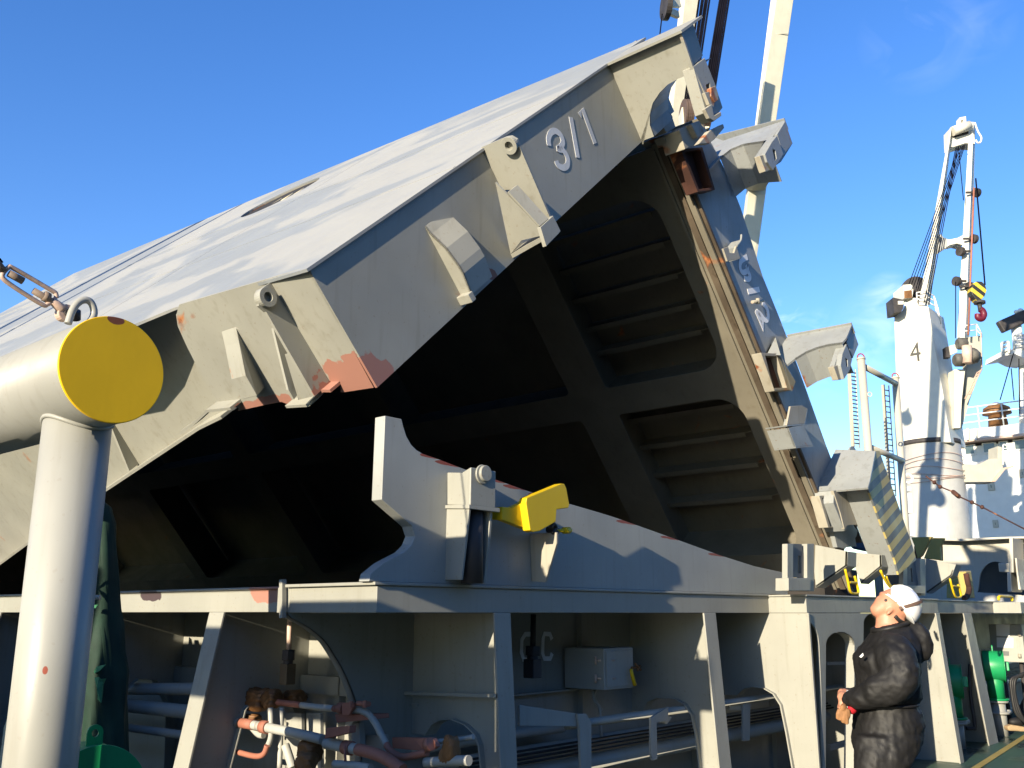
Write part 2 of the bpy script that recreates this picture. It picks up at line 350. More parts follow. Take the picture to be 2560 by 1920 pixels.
obj('manhole_lid', g, M['lid'], tp)
# longitudinal weld seams (raised beads) on the top plate
g = G()
for l in (1.5, 3.0):
    g = G(); g.bar(L1(l, 4, .001), L1(l, 14.4, cam_h(14.4) + .001), .03, .004, N1); obj('weld_seam', g, M['top'], tp)
for y in (7.2,):
    g = G(); g.bar(L1(0, y, cam_h(y) - .0005), L1(LEN, y, cam_h(y) - .0005), .03, .003, N1); obj('weld_seam', g, M['top'], tp)
g = G(); g.prism([L1(0, 4, -.02), L1(LEN, 4, -.02), L1(LEN, 4, -.70), L1(0, 4, -.775)], (0, .018, 0))
sp = obj('side_plate', g, M['cover'], p1)
# stencil numbers, welded outline
def digits(parent, s, items, plane, xd, yd):
    for ch, (q, size, sx) in items:
        o = plane(s, *q, 4.0)
        text('painted_number', ch, o, xd, yd, size, M['letter'], parent, .003, sx, .010)
def ribbon(par, s_, lines, width, y0=3.996, nm='painted_number', mt='letter'):
    for ln_, closed in lines:
        pts = [PY(s_, *q, y0) for q in ln_]; pts = smooth(pts, 5) if closed == 's' else pts
        g = G(); L_, R_ = [], []
        for i, p in enumerate(pts):
            t = (pts[min(i + 1, len(pts) - 1)] - pts[max(i - 1, 0)]).normalized(); w = t.cross(EY) * width / 2; L_.append(p + w); R_.append(p - w)
        for i in range(len(pts) - 1): g.prism([L_[i], L_[i + 1], R_[i + 1], R_[i]], (0, .003, 0))
        obj(nm, g, M['letterb' if nm == 'painted_letter' or par.name.startswith('side_plate.') else 'letter'], par)
ribbon(sp, 'G1', [([(1222, 222), (1215, 165), (1235, 110), (1275, 95), (1320, 130), (1340, 190), (1320, 232), (1296, 250), (1340, 262), (1378, 320), (1380, 385), (1345, 412), (1300, 392), (1282, 352)], 's'), ([(1408, -25), (1470, 325)], 'l')], .050)
ribbon(sp, 'Q2', [([(293, 498), (305, 470), (360, 620)], 'l')], .05)
# front block
blk = [(1385, 110), (110, 480), (82, 580), (100, 700), (180, 880), (270, 1060), (380, 1260), (490, 1440), (700, 1500), (690, 1530), (960, 1470), (1120, 1440), (1200, 1470), (1450, 1400), (1600, 1240), (1700, 1240), (1705, 1350), (2030, 1300)]
g = G(); g.prism(many(P1l, 'G2', blk, 0.0), D1 * .018)
fp = obj('front_plate', g, M['cover'], p1)
g = G(); pts = many(P1l, 'G2', [(82, 580), (100, 700), (180, 880), (270, 1060), (380, 1260), (490, 1440)], 0.018)
for a_, b_ in zip(pts[:-1], pts[1:]): g.prism([a_, b_, b_ + D1 * .3, a_ + D1 * .3], N1 * .004)
obj('block_side', g, M['cover'], p1)
# lifting lug plate on the front block
Yl = onp(zz('G2', 1600, 1240), A1, D1).y
g = G(); lug = [(1050, 240), (940, 310), (880, 400), (900, 490), (970, 550), (1450, 1385), (1600, 1250)]
g.prism(many(PY, 'G2', lug, Yl), (0, .022, 0)); 
c = PY('G2', 960, 415, Yl); lg = obj('lifting_lug', g, M['cover'], p1)
g = G(); g.ring(c + V((0, .024, 0)), (0, -1, 0), .028, .058, .055); obj('lug_boss', g, M['cover'], lg, .003)
g = G(); g.prism(many(PY, 'G2', [(1040, 710), (1190, 1320), (1245, 1415), (1285, 1365), (1170, 930)], Yl + .16), (0, .02, 0)); obj('gusset', g, M['cover'], p1)
g = G(); w1 = P1l('G2', 1180, 950, -.0); g.prism([PY('G2', 1190, 960, Yl + .02), PY('G2', 1450, 1380, Yl + .02), PY('G2', 1450, 1380, Yl + .02) + V((0, .15, 0)), PY('G2', 1190, 960, Yl + .02) + V((0, .03, 0))], D1 * -.004); obj('gusset', g, M['cover'], p1)
# tapered stop on the front block
Ys = 4.85
g = G(); stp = [(665, 700), (720, 735), (985, 1240), (940, 1400), (870, 1370), (765, 1170), (700, 850)]
sv = many(PY, 'G2', stp, Ys); g.prism([P1l('G2', 725, 735, 0), P1l('G2', 960, 1290, 0), PY('G2', 880, 1380, Ys), PY('G2', 765, 1180, Ys), PY('G2', 700, 850, Ys), PY('G2', 665, 700, Ys)], (0, .15, 0))
obj('stop_wedge', g, M['cover'], p1, .003)
# curved lower flanges of the front block
g = G(); fl = many(P1l, 'G2', [(215, 1659), (330, 1580), (480, 1440), (715, 1412)], 0.0)
for a_, b_ in zip(fl[:-1], fl[1:]): g.prism([a_, b_, b_ - D1 * .10, a_ - D1 * .10], N1 * -.02)
obj('bottom_flange', g, M['cover'], p1)
g = G(); fl = many(P1l, 'G2', [(1250, 1400), (1470, 1385), (1610, 1240), (1690, 1240)], 0.0)
for a_, b_ in zip(fl[:-1], fl[1:]): g.prism([a_, b_, b_ - D1 * .09, a_ - D1 * .09], N1 * -.018)
obj('bottom_flange', g, M['cover'], p1)
# deep front girder inboard of the block
lg_ = .22
web = [(392, 655), (300, 700), (170, 765), (0, 850), (-400, 1040), (-400, 1440), (0, 1215), (90, 1148), (210, 1066), (350, 972), (450, 905), (540, 860), (540, 700)]
g = G(); wv = many(P1l, 'D', web, lg_); 
for i in range(5): wv[i] = L1(lg_, wv[i].y, min(wv[i] .y, 1e9) * 0 + cam_h(wv[i].y) - .02)
g.prism(wv, D1 * .018); fg = obj('front_girder', g, M['cover'], p1)
g = G(); fl = many(P1l, 'D', [(-400, 1440), (0, 1215), (90, 1148), (210, 1066), (350, 972), (450, 905), (500, 880)], lg_ - .02)
for a_, b_ in zip(fl[:-1], fl[1:]): g.prism([a_, b_, b_ + D1 * .16 , a_ + D1 * .16], N1 * -.025); g.prism([a_ - D1 * .0, b_ - D1 * .0, b_ - D1 * .11, a_ - D1 * .11], N1 * -.022)
obj('girder_flange', g, M['cover'], fg)
g = G(); a_, b_ = P1l('D', 245, 912, lg_), P1l('D', 300, 1002, lg_); g.prism([a_, b_, b_ - D1 * .10, a_ - D1 * .03], (0, .03, 0)); obj('girder_stiffener', g, M['cover'], fg)
# underside of panel 1: webs and stiffeners
g = G()
for l in (1.2, 2.3, 3.4, LEN - .05): g.prism([L1(l, 4.02, -.02), L1(l, YB, cam_h(YB) - .02), L1(l, YB, -.9), L1(l, 14.5, -1.0), L1(l, 8.5, -1.05), L1(l, 4.9, -.74), L1(l, 4.02, -.74)], D1 * .02)
for y in (6.2, 9, 12, 15, 18, 21): g.prism([L1(.3, y, -.02), L1(LEN, y, -.02), L1(LEN, y, -.7), L1(.3, y, -.7)], (0, .02, 0)); g.bar(L1(.3, y, -.7), L1(LEN, y, -.7), .3, .02, N1)
for y in (5.1, 7.1, 8.1, 10, 11): g.bar(L1(.3, y, -.12), L1(LEN, y, -.12), .02, .2, N1)
g.prism([L1(.25, 4.03, -.025), L1(LEN, 4.03, -.025), L1(LEN, 14.5, cam_h(14.5) - .025), L1(.25, 14.5, cam_h(14.5) - .025)], N1 * -.004)
obj('underside_frame', g, M['under_shade'], p1)
# side fittings: wedge
def side_wedge(root, tipf, extr, parent):
    g = G(); g.prism(root + tipf, D1 * extr); return g
l0 = .98
prof = many(P1l, 'G1', [(140, 920), (200, 985), (330, 1110), (440, 1260), (480, 1330), (550, 1510), (535, 1485), (400, 1515), (375, 1455)], l0)
prof = [V((p.x, min(p.y, 4.0), p.z)) for p in prof]
g = G(); g.prism(prof[:1] + prof[1:6] + [L1(l0, 4, -.73)], D1 * .014); w0 = obj('side_wedge', g, M['cover'], p1)
g = G(); outer = prof[:6]
for a_, b_ in zip(outer[:-1], outer[1:]):
    wa = .07 if a_ is outer[0] else .26
    g.prism([a_, b_, b_ + D1 * .26, a_ + D1 * wa], V((0, .012, 0)))
obj('wedge_flange', g, M['cover'], w0)
g = G(); g.prism([L1(l0, 4, -.68), L1(l0, prof[4].y, -.68), L1(l0, prof[4].y, -.74), L1(l0, 4, -.74)], D1 * -.05); obj('wedge_foot', g, M['cover'], w0, .004)
# side lug with eye and box foot
l1 = 1.85
g = G(); prof = many(P1l, 'G1', [(755, 185), (840, 150), (890, 140), (940, 170), (960, 220), (1225, 840), (1150, 910), (950, 600), (905, 570)], l1)
prof[0] = V((prof[0].x, 4, prof[0].z)); prof[8] = V((prof[8].x, 4.0, prof[8].z))
g.prism(prof, D1 * .02); lg = obj('side_lug', g, M['cover'], p1)
g = G(); g.ring(P1l('G1', 890, 212, l1), -D1, .030, .060, .03); obj('lug_boss', g, M['cover'], lg, .003)
lf = 1.62
g = G(); prof = many(P1l, 'G1', [(755, 540), (1130, 925), (1150, 1000), (1190, 1090), (1150, 1010), (980, 1040), (960, 1060)], lf)
prof = [V((p.x, min(p.y, 4), p.z)) for p in prof]; g.prism([prof[0], prof[1], prof[2], prof[5], L1(lf, 4, -.70)], D1 * .016); obj('lug_gusset', g, M['cover'], lg)
g = G(); a_, b_ = P1l('G1', 870, 620, lf), P1l('G1', 1140, 915, lf); a_.y = min(a_.y, 4); g.prism([a_, b_, b_ + D1 * .12, a_ + D1 * .12], (0, .012, 0)); obj('lug_flange', g, M['cover'], lg)
g = G(); a_ = P1l('G1', 980, 1035, lf); b_ = P1l('G1', 1150, 1010, lf); g.prism([L1(lf, 4, -.70), b_, b_ + D1 * .18, L1(lf + .18, 4, -.70)], N1 * -.03); obj('lug_foot', g, M['cover'], lg)
q = P1l('G1', 1150, 920, lf); yq = q.y
g = G(); g.prism(many(PY, 'G1', [(1145, 925), (1255, 825), (1320, 960), (1300, 985), (1195, 1092)], yq), (0, .03, 0)); obj('lug_plate', g, M['cover'], lg, .003)
# container brackets: web, flange, end post, socket
def bracket(par, mats, webs, webdir, wv, flange, posts):
    g = G(); g.prism(webs, wv); w = obj('container_bracket', g, mats[0], par)
    g = G()
    for pl, vec in flange: g.prism(pl, vec)
    obj('bracket_flange', g, mats[1], w)
    for pl, vec, nm, mt in posts:
        g = G(); g.prism(pl, vec); obj(nm, g, mt, w, .004)
    return w
lb = 3.91
arc = [(1120, 1170), (160, 1170)]
wb_ = [(-60, 470), (370, 280), (440, 545), (450, 620), (440, 640), (330, 680), (240, 730), (170, 800), (110, 890), (85, 980), (85, 1080), (120, 1160), (100, 1195), (-130, 1230), (-160, 1210), (-330, 600)]
wb_ = [(-255, 470), (345, 290), (455, 560), (460, 630), (330, 680), (240, 730), (170, 800), (110, 890), (85, 980), (85, 1080), (120, 1180), (0, 1225), (-90, 1230)]
wv = many(P1l, 'S1', wb_, lb); wv[0] = L1(lb, 4.0, -.02); wv[-1] = L1(lb, 4.0, -.74)
g = G(); g.prism(wv, D1 * .02); bk = obj('container_bracket', g, M['cover'], p1)
g = G()
ai = [P1l('S1', *q, lb) for q in wb_[3:11]]
for a_, b_ in zip(ai[:-1], ai[1:]): g.prism([a_, b_, b_ + D1 * .42, a_ + D1 * .42], V((0, .012, .004)))
tpp = [L1(lb - .06, 4.0, 0), P1l('S1', 365, 272, lb) , ]
g.prism([L1(lb - .05, 4.02, -.0), V((0, 0, 0)) + L1(lb - .05, 3.28, -.0), L1(lb + .42, 3.28, -.0), L1(lb + .42, 4.02, -.0)], N1 * -.02)
obj('bracket_flange', g, M['cover'], bk)
yt = 3.33
g = G(); ep = many(PY, 'S1', [(365, 275), (455, 185), (545, 480), (460, 565)], yt); g.prism(ep, (0, .05, 0)); obj('end_plate', g, M['cover'], bk, .003)
g = G(); lo = many(PY, 'S1', [(460, 575), (560, 500), (720, 940), (640, 1000), (560, 930), (520, 800)], yt - .02)
g.prism([many(PY, 'S1', [(460, 575), (560, 500), (655, 740), (715, 930), (630, 1045), (570, 970), (545, 880)], yt - .02), many(PY, 'S1', [(570, 735), (602, 715), (608, 770), (585, 800)], yt - .02)], (0, .10, 0)); ep = obj('end_post', g, M['cover'], bk, .004)
g = G(); g.prism(many(PY, 'S1', [(615, 755), (655, 740), (680, 860), (650, 885), (615, 830)], yt - .06), (0, .04, 0)); g.prism(many(PY, 'S1', [(560, 800), (600, 790), (645, 900), (630, 940), (600, 900)], yt - .05), (0, .03, 0)); g.prism(many(PY, 'S1', [(560, 940), (620, 900), (640, 1000), (700, 965), (705, 1000), (640, 1048), (600, 1020)], yt - .055), (0, .03, 0)); obj('container_socket', g, M['rustlight'], bk, .004)
g = G(); g.prism(many(P1l, 'S1', [(345, 290), (370, 280), (470, 575), (640, 950), (565, 960), (460, 640)], lb), D1 * -.03); obj('post_stiffener', g, M['cover'], bk, .003)
# hinge blocks between the panels at the peak
g = G()
for (s0, pl, y, t) in (('S1', [(175, 1040), (265, 965), (310, 1100), (230, 1150)], 3.9, .12), ('S1', [(200, 1180), (265, 1165), (275, 1240), (240, 1250)], 3.95, .1), ('S1', [(340, 1120), (500, 1045), (620, 1170), (510, 1240), (390, 1290)], 3.8, .2), ('S1', [(440, 1070), (520, 1040), (560, 1160), (500, 1190)], 3.75, .2), ('S1', [(505, 1245), (600, 1130), (720, 1070), (730, 1105), (650, 1200), (600, 1240)], 3.55, .05), ('S1', [(240, 1150), (330, 1110), (420, 1100), (400, 1190), (350, 1250), (290, 1200)], 4.02, .3)):
    g.prism(many(PY, s0, pl, y), (0, t, 0))
obj('hinge_block', g, M['rustlight'], p1, .006)
g = G()
for x in (.0, .5, 6):
    g = G(); g.disc(L1(LEN - .1, 4.5 + x, -.3), EY, .16, .1, 24); obj('hinge_eye', g, M['cover'], p1)
g = G(); g.prism(many(PY, 'S1', [(175, 850), (235, 965), (185, 1010), (170, 960)], 4.1), (0, .05, 0)); obj('hinge_arm', g, M['dark'], p1)
# thin spike plate seen behind the bracket on the crown
g = G(); g.prism(many(P1l, 'Q2', [(480, 210), (535, 175), (540, 190), (520, 205)], LEN - .02), D1 * .02); obj('edge_tab', g, M['cover'], p1)

# ================================================================== AFT COVER PANEL (3/2)
p2 = thing('hatch_cover_panel', 'aft hatch cover panel leaning steeply with 3/2 on its side and a striped arm', 'hatch cover', L2(4.6, 4, 0))
sd = [zz('D', 1460, 300), zz('S1', 620, 1240), zz('S1', 770, 1540), zz('D', 1600, 449), zz('G3', 740, 480), zz('G3', 850, 750), zz('G4', 430, 260), zz('G4', 565, 625), zz('G4', 800, 1280), zz('D', 1835, 1085), zz('D', 1850, 1180), zz('D', 1812, 1184), zz('G3', 960, 1659), zz('G3', 830, 1280), zz('G3', 690, 960), zz('G3', 520, 530), zz('G3', 345, 80)]
g = G(); g.prism([onp(q, (0, 4, 0), EY) for q in sd], (0, .018, 0)); sp2 = obj('side_plate', g, M['cover2'], p2)
ribbon(sp2, 'G3', [([(632, 338), (590, 365), (582, 410), (600, 445), (632, 430), (628, 400), (634, 430), (650, 470), (640, 492), (612, 488)], 's'), ([(636, 578), (715, 562)], 'l'), ([(690, 708), (722, 780), (742, 835), (738, 790), (700, 715)], 'l'), ([(735, 655), (770, 700), (775, 760), (755, 775), (725, 735), (700, 715)], 's')], .055)
# top plate of panel 2 (faces aft and up)
L2END = 4.98
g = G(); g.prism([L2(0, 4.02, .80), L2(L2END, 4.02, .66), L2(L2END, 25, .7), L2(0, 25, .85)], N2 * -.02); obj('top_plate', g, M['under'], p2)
# rim, seal channel
g = G(); g.prism([L2(-.05, 4.02, 0), L2(L2END + .1, 4.02, 0), L2(L2END + .1, 4.20, 0), L2(-.05, 4.20, 0)], N2 * .03); obj('rim_plate', g, M['under'], p2)
g = G(); g.bar(L2(0, 4.03, -.015), L2(L2END + .15, 4.03, -.015), .05, .03, N2); g.bar(L2(0, 4.19, -.012), L2(L2END + .1, 4.19, -.012), .03, .024, N2); obj('seal_retainer', g, M['under'], p2)
g = G(); g.bar(L2(0, 4.105, -.012), L2(L2END + .1, 4.105, -.012), .06, .022, N2); g.bar(L2(0, 3.985, .02), L2(L2END + .1, 3.985, .02), .03, .03, N2); obj('rubber_seal', g, M['seal'], p2)
# underside faceplate grid with rounded openings
def rrect(l_0, l_1, y_0, y_1, r0, h, n=7):
    out = []; r1 = .05
    for (cl, cy, a0, r) in ((l_1 - r1, y_1 - r1, 0, r1), (l_0 + r1, y_1 - r1, 90, r1), (l_0 + r0, y_0 + r0, 180, r0), (l_1 - r0, y_0 + r0, 270, r0)):
        for k in range(n + 1):
            t = R(a0 + 90 * k / n); out.append(L2(cl + r * math.cos(t), cy + r * math.sin(t), h))
    return out
g = G(); outer = [L2(-.02, 4.19, .03), L2(L2END, 4.19, .03), L2(L2END, 25, .03), L2(-.02, 25, .03)]
LB = [(.38, 2.28), (2.62, 4.62)]
YBs = [(4.40, 5.85), (6.35, 9.2), (9.6, 12.6), (13, 16), (16.4, 20), (20.4, 24.6)]
holes = [rrect(a_, b_, c_, d_, .28 if c_ < 5 else .06, .03) for a_, b_ in LB for c_, d_ in YBs]
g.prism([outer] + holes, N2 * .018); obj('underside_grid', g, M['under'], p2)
g = G()
for l in (.2, 2.45, 4.70): g.prism([L2(l, 4.02, .05), L2(l, 25, .05), L2(l, 25, .66), L2(l, 4.02, .66)], D2 * .016)
for y in (6.1, 9.4, 12.8, 16.2, 20.2): g.prism([L2(0, y, .05), L2(L2END, y, .05), L2(L2END, y, .66), L2(0, y, .66)], (0, .016, 0))
obj('underside_web', g, M['under'], p2)
for l in (.66, 1.0, 1.36, 1.72, 2.03, 2.95, 3.32, 3.72, 4.16):
    g = G(); g.prism([L2(l, 4.35, .64), L2(l, 6.1, .64), L2(l, 6.1, .50), L2(l, 4.75, .50), L2(l, 4.55, .54)], D2 * .012); g.prism([L2(l - .01, 4.75, .50), L2(l - .01, 6.1, .50), L2(l + .05, 6.1, .50), L2(l + .05, 4.75, .50)], N2 * -.012)
    obj('stiffener', g, M['under'], p2)
# sunlit arms (container brackets) sticking outboard
def arm2(web, l, arc_idx, depth, post, tipframe, top, mt=M['cover2']):
    g = G(); wv = [P2l(*q, l) if len(q) == 3 else q for q in web]; g.prism(wv, D2 * .02); b = obj('container_bracket', g, mt, p2)
    g = G()
    for i in range(*arc_idx): g.prism([wv[i], wv[i + 1], wv[i + 1] + D2 * depth, wv[i] + D2 * depth], N2 * .014)
    i, j = top; g.prism([wv[i] - D2 * .02, wv[j] - D2 * .02, wv[j] + D2 * .10, wv[i] + D2 * .10], N2 * .018)
    obj('bracket_flange', g, mt, b)
    for sysn, pl, y, t, nm, mm in post:
        g = G(); pls = [many(PY, sysn, q, y) for q in pl]; g.prism(pls, (0, t, 0)); obj(nm, g, mm, b, .004)
    return b
w = [('G4', 400, 345), ('G4', 445, 285), ('G4', 560, 262), ('G4', 1000, 180), ('G4', 955, 290), ('G4', 915, 335), ('G4', 800, 350), ('G4', 700, 375), ('G4', 600, 415), ('G4', 510, 470), ('G4', 440, 525), ('G4', 425, 500)]
arm2(w, 2.404, (5, 9), .34, [('G4', [[(1000, 180), (1060, 350), (1000, 480), (930, 650), (880, 655), (845, 545), (915, 340), (945, 290)]], 3.36, .05, 'end_plate', M['cover2']),
     ('G4', [[(1003, 185), (1060, 350), (1010, 470), (955, 330)]], 3.33, .03, 'end_post', M['cover2']),
     ('G4', [[(955, 345), (1005, 480), (985, 570), (935, 650), (905, 530), (920, 430)], [(945, 465), (965, 480), (968, 540), (955, 540)]], 3.31, .05, 'container_socket', M['cover2']),
     ('G4', [[(845, 540), (925, 510), (945, 640), (885, 655)]], 3.34, .06, 'end_post', M['rustlight'])], None, (1, 3))
w = [('S1', 590, 1240), ('S1', 650, 1190), ('S1', 720, 1215), ('S1', 1250, 1040), ('S1', 1160, 1190), ('S1', 1090, 1215), ('S1', 980, 1230), ('S1', 890, 1245), ('S1', 780, 1290), ('S1', 690, 1360), ('S1', 600, 1460)]
arm2(w, .42, (5, 9), .42, [('S1', [[(1250, 1040), (1320, 1240), (1220, 1400), (1130, 1460), (1070, 1480), (1030, 1350), (1110, 1230)]], 3.36, .05, 'end_plate', M['cover2']),
     ('S1', [[(1255, 1045), (1318, 1240), (1240, 1340), (1185, 1160)]], 3.33, .03, 'end_post', M['cover2']),
     ('S1', [[(1140, 1225), (1185, 1170), (1240, 1330), (1150, 1470), (1100, 1400), (1080, 1330)], [(1145, 1285), (1170, 1300), (1182, 1370), (1165, 1390)]], 3.30, .05, 'container_socket', M['cover2']),
     ('S1', [[(1035, 1345), (1100, 1330), (1145, 1465), (1085, 1482)]], 3.32, .06, 'end_post', M['rustlight'])], None, (1, 3))
# striped arm at the foot
ls = 3.862
w = [('S3', 160, 510), ('S3', 232, 305), ('S3', 320, 300), ('S3', 360, 145), ('S3', 745, 108), ('S3', 690, 400), ('S3', 670, 470), ('S3', 330, 500)]
g = G(); wv = [P2l(*q, ls) for q in w]; wv[0] = L2(ls, 4, .05); wv[1] = L2(ls, 4, .40); wv[2] = L2(ls, 4, .6); wv[3] = L2(ls, 4, .83); g.prism(wv, D2 * .02); sa = obj('striped_arm', g, M['cover2'], p2)
tipy = wv[4].y
smat = banded('hazard_stripes', (.145, .155, .155), (.43, .34, .12), V((.80, 0, -.60)) , .33, .1)
nS = (PY('S3', 720, 575, tipy) - PY('S3', 820, 730, tipy)); ln_ = PY('S3', 690, 400, tipy) - PY('S3', 830, 260, tipy)
sn = ln_.cross(EY).normalized(); per = abs((PY('S3', 720, 590, tipy) - PY('S3', 690, 440, tipy)).dot(sn)); o0 = PY('S3', 690, 440, tipy).dot(sn)
smat = banded('hazard_stripes', (.145, .155, .155), (.43, .34, .12), sn, per, -(o0 / per) + .05)
stp = many(PY, 'S3', [(745, 108), (785, 108), (1110, 1040), (1150, 1180), (1140, 1190), (1020, 1290), (975, 1330), (940, 1190), (670, 475), (690, 390)], tipy)
g = G(); g.prism(stp, (0, .02, 0)); obj('striped_plate', g, smat, sa)
arm = [('S3', 330, 500), ('S3', 670, 470), ('S3', 940, 1190), ('S3', 990, 1420), ('S3', 900, 1440), ('S3', 800, 1140), ('S3', 720, 1060), ('S3', 690, 950), ('S3', 620, 870), ('S3', 560, 835), ('S3', 470, 840), ('S3', 440, 880), ('S3', 400, 720)]
yam = tipy + .12
top_y = L2(ls, 3.75, 0).y
g = G(); g.prism([onp(zz(*q), (0, tipy + .25, 0), EY) for q in arm], (0, .03, 0)); obj('arm_plate', g, M['rustlight'], sa)
a_ = [PY('S3', *q, tipy + .001) for q in ((670, 472), (690, 505), (940, 1190), (985, 1330))]
for u_, v_ in zip(a_[:-1], a_[1:]):
    g = G(); g.prism([u_, v_, v_ + V((0, .26, 0)), u_ + V((0, .26, 0))], N2 * .02); obj('arm_edge', g, M['cover2'], sa)
g = G(); g.prism(many(PY, 'S3', [(480, 120), (500, 70), (530, 60), (560, 110), (520, 290), (505, 285)], tipy + .3), (0, .02, 0)); obj('arm_lug', g, M['cover2'], sa)
g = G(); g.prism(many(PY, 'S3', [(330, 900), (400, 840), (520, 830), (570, 900), (560, 950), (480, 1050), (440, 1075), (370, 1060)], 3.95), (0, .05, 0)); obj('hinge_cheek', g, M['cover2'], p2, .004)
# rusty container sockets on the side
def socket(s0, outer_, inner_, y0=3.90, mt=M['rustlight']):
    g = G(); g.prism([many(PY, s0, outer_, y0), many(PY, s0, inner_, y0)], (0, 4.0 - y0, 0)); b = obj('side_socket', g, mt, p2, .004)
    g = G(); c_ = sum((PY(s0, *q, 3.97) for q in outer_), V((0, 0, 0))) / len(outer_); g.prism([c_ + (PY(s0, *q, 3.97) - c_) * .97 for q in outer_], (0, .02, 0)); obj('socket_recess', g, M['rust'], b)
socket('G3', [(725, 1000), (850, 1005), (940, 1260), (820, 1265)], [(755, 1020), (835, 1025), (905, 1240), (815, 1245)])
socket('S3', [(190, 550), (330, 540), (470, 890), (440, 900), (420, 860), (280, 865)], [(220, 570), (315, 560), (405, 850), (300, 855)])
socket('S1', [(350, 1290), (540, 1270), (650, 1640), (500, 1659)], [(385, 1310), (520, 1290), (625, 1620), (510, 1635)], 3.88, M['rust'])
g = G(); pr = [PY('G3', 860, 1015, 3.9), PY('G3', 880, 1060, 3.72), PY('G3', 960, 1190, 3.72), PY('G3', 935, 1260, 3.9)]; g.prism(pr, D2 * .02); obj('socket_cheek', g, M['cover2'], p2, .003)
g = G(); g.prism([PY('G3', 760, 1003, 3.99), PY('G3', 822, 880, 3.99), PY('G3', 858, 1005, 3.85), PY('G3', 855, 1003, 3.99)], D2 * .02); obj('socket_gusset', g, M['cover2'], p2)
g = G(); g.prism(many(PY, 'S3', [(335, 500), (360, 540), (470, 880), (440, 900), (330, 620)], 3.80), (0, .2, 0)); obj('socket_cheek', g, M['cover2'], p2, .003)
# two small boxes with rust mark, and the small eye plate
for bx in ([(905, 1500), (930, 1370), (1010, 1365), (1045, 1385), (1025, 1490)], [(915, 1520), (1020, 1500), (1085, 1640), (965, 1650)]):
    g = G(); pts = many(PY, 'G3', bx, 3.78); g.prism(pts, (0, .02, 0)); bb = obj('stowage_box', g, M['rustlight'] if bx[0][1] == 1500 else M['cover2'], p2, .003)
    g = G(); lo_ = pts[-1], pts[-2]; g.prism([pts[0], pts[-1], pts[-1] + V((0, .22, 0)), pts[0] + V((0, .22, 0))], D2 * .015); g.prism([pts[-1], pts[-2], pts[-2] + V((0, .22, 0)), pts[-1] + V((0, .22, 0))], D2 * .015); obj('box_side', g, M['cover2'], bb)
g = G(); g.prism([PY('G3', 465, 280, 3.85), PY('G3', 500, 268, 3.85), PY('G3', 510, 310, 3.85), PY('G3', 540, 310, 3.85), PY('G3', 555, 262, 3.85), PY('G3', 585, 350, 3.85), PY('G3', 495, 368, 3.85)], (0, .02, 0)); ey = obj('eye_plate', g, M['rustlight'], p2, .003)
g = G(); g.curve(many(PY, 'G3', [(555, 265), (585, 225), (590, 185)], 3.85), .010); g.prism(many(PY, 'G3', [(585, 350), (555, 270), (600, 215), (630, 300)], 3.86), (0, .12, 0)); obj('eye_arm', g, M['cover2'], ey)
g = G(); g.tube(many(PY, 'G3', [(665, 650), (740, 640)], 3.93), .016); g.tube(many(PY, 'G3', [(700, 625), (705, 662)], 3.93), .022); obj('rusty_bolt', g, M['rustlight'], p2)

# ================================================================== COAMING
co = thing('hatch_coaming', 'long grey hatch coaming with rail, stays and arched webs below the open cover', 'hatch coaming', (3.5, 4, 0))
XE = 30.0
M['frail'] = mat_paint('front_rail_paint', GREY, .42, .05, 0, .07, speck=.3, primer=[(PX('D', 580, 1276, 3.6), (.15, .20, .075), SALMON), (PX('D', 690, 1250, 3.48), (.02, .34, .022), SALMON), (PX('D', 755, 1253, 3.48), (.02, .10, .015), SALMON), (PX('D', 325, 1285, 3.6), (.1, .16, .05), (.07, .045, .05))])  # last, near-black patch is a cast shadow put into the rail colour
g = G(); g.box((3.5, 4.0, 1.602), (8.15, 4.77, 1.748)); g.box((3.47, 3.985, 1.748), (8.15, 4.79, 1.766)); obj('side_rail', g, M['frail'], co, .004)
YO = PX('D', 1743, 1322, 8.15).y
g = G(); g.box((8.15, YO, 1.602), (11.70, 4.77, 1.744)); g.box((8.13, YO - .015, 1.744), (11.70, 4.79, 1.760)); g.box((11.70, 3.80, 1.602), (XE, 4.77, 1.744)); g.box((11.70, 3.785, 1.744), (XE, 4.79, 1.760)); obj('outer_rail', g, M['grey'], co, .004)
# wall behind the stays, with curved front end
cv = [(600, 165), (740, 240), (850, 330), (920, 430), (985, 540), (1030, 640), (1070, 750), (1095, 860), (1110, 1000), (1115, 1217)]
wy = 4.77
cw = smooth(many(PY, 'S5', cv, wy), 4); cw[0].z = 1.60
g = G(); g.prism(cw + [V((cw[-1].x, wy, 0)), V((XE, wy, 0)), V((XE, wy, 1.60))], (0, .018, 0)); wl_ = obj('coaming_wall', g, M['grey'], co)
g = G()
for a_, b_ in zip(cw[:-1], cw[1:]): g.prism([a_, b_, b_ + V((.0, .06, 0)), a_ + V((0, .06, 0))], (.008, 0, 0))
g.bar((4.5, wy - .01, 1.02), (XE, wy - .01, 1.02), .10, .012); 
for x in (5.4, 6.3, 8.0, 9.6, 10.6, 11.6): g.box((x, wy - .05, 0), (x + .012, wy, 1.6))
obj('wall_stiffener', g, M['grey'], co)
ribbon(wl_, 'G5', [([(220, 215), (185, 215), (163, 250), (160, 330), (175, 375), (220, 380)], 'l'), ([(352, 248), (340, 215), (305, 212), (296, 245), (294, 335), (305, 368), (342, 368), (354, 335)], 'l')], .036, wy - .004, 'painted_letter')
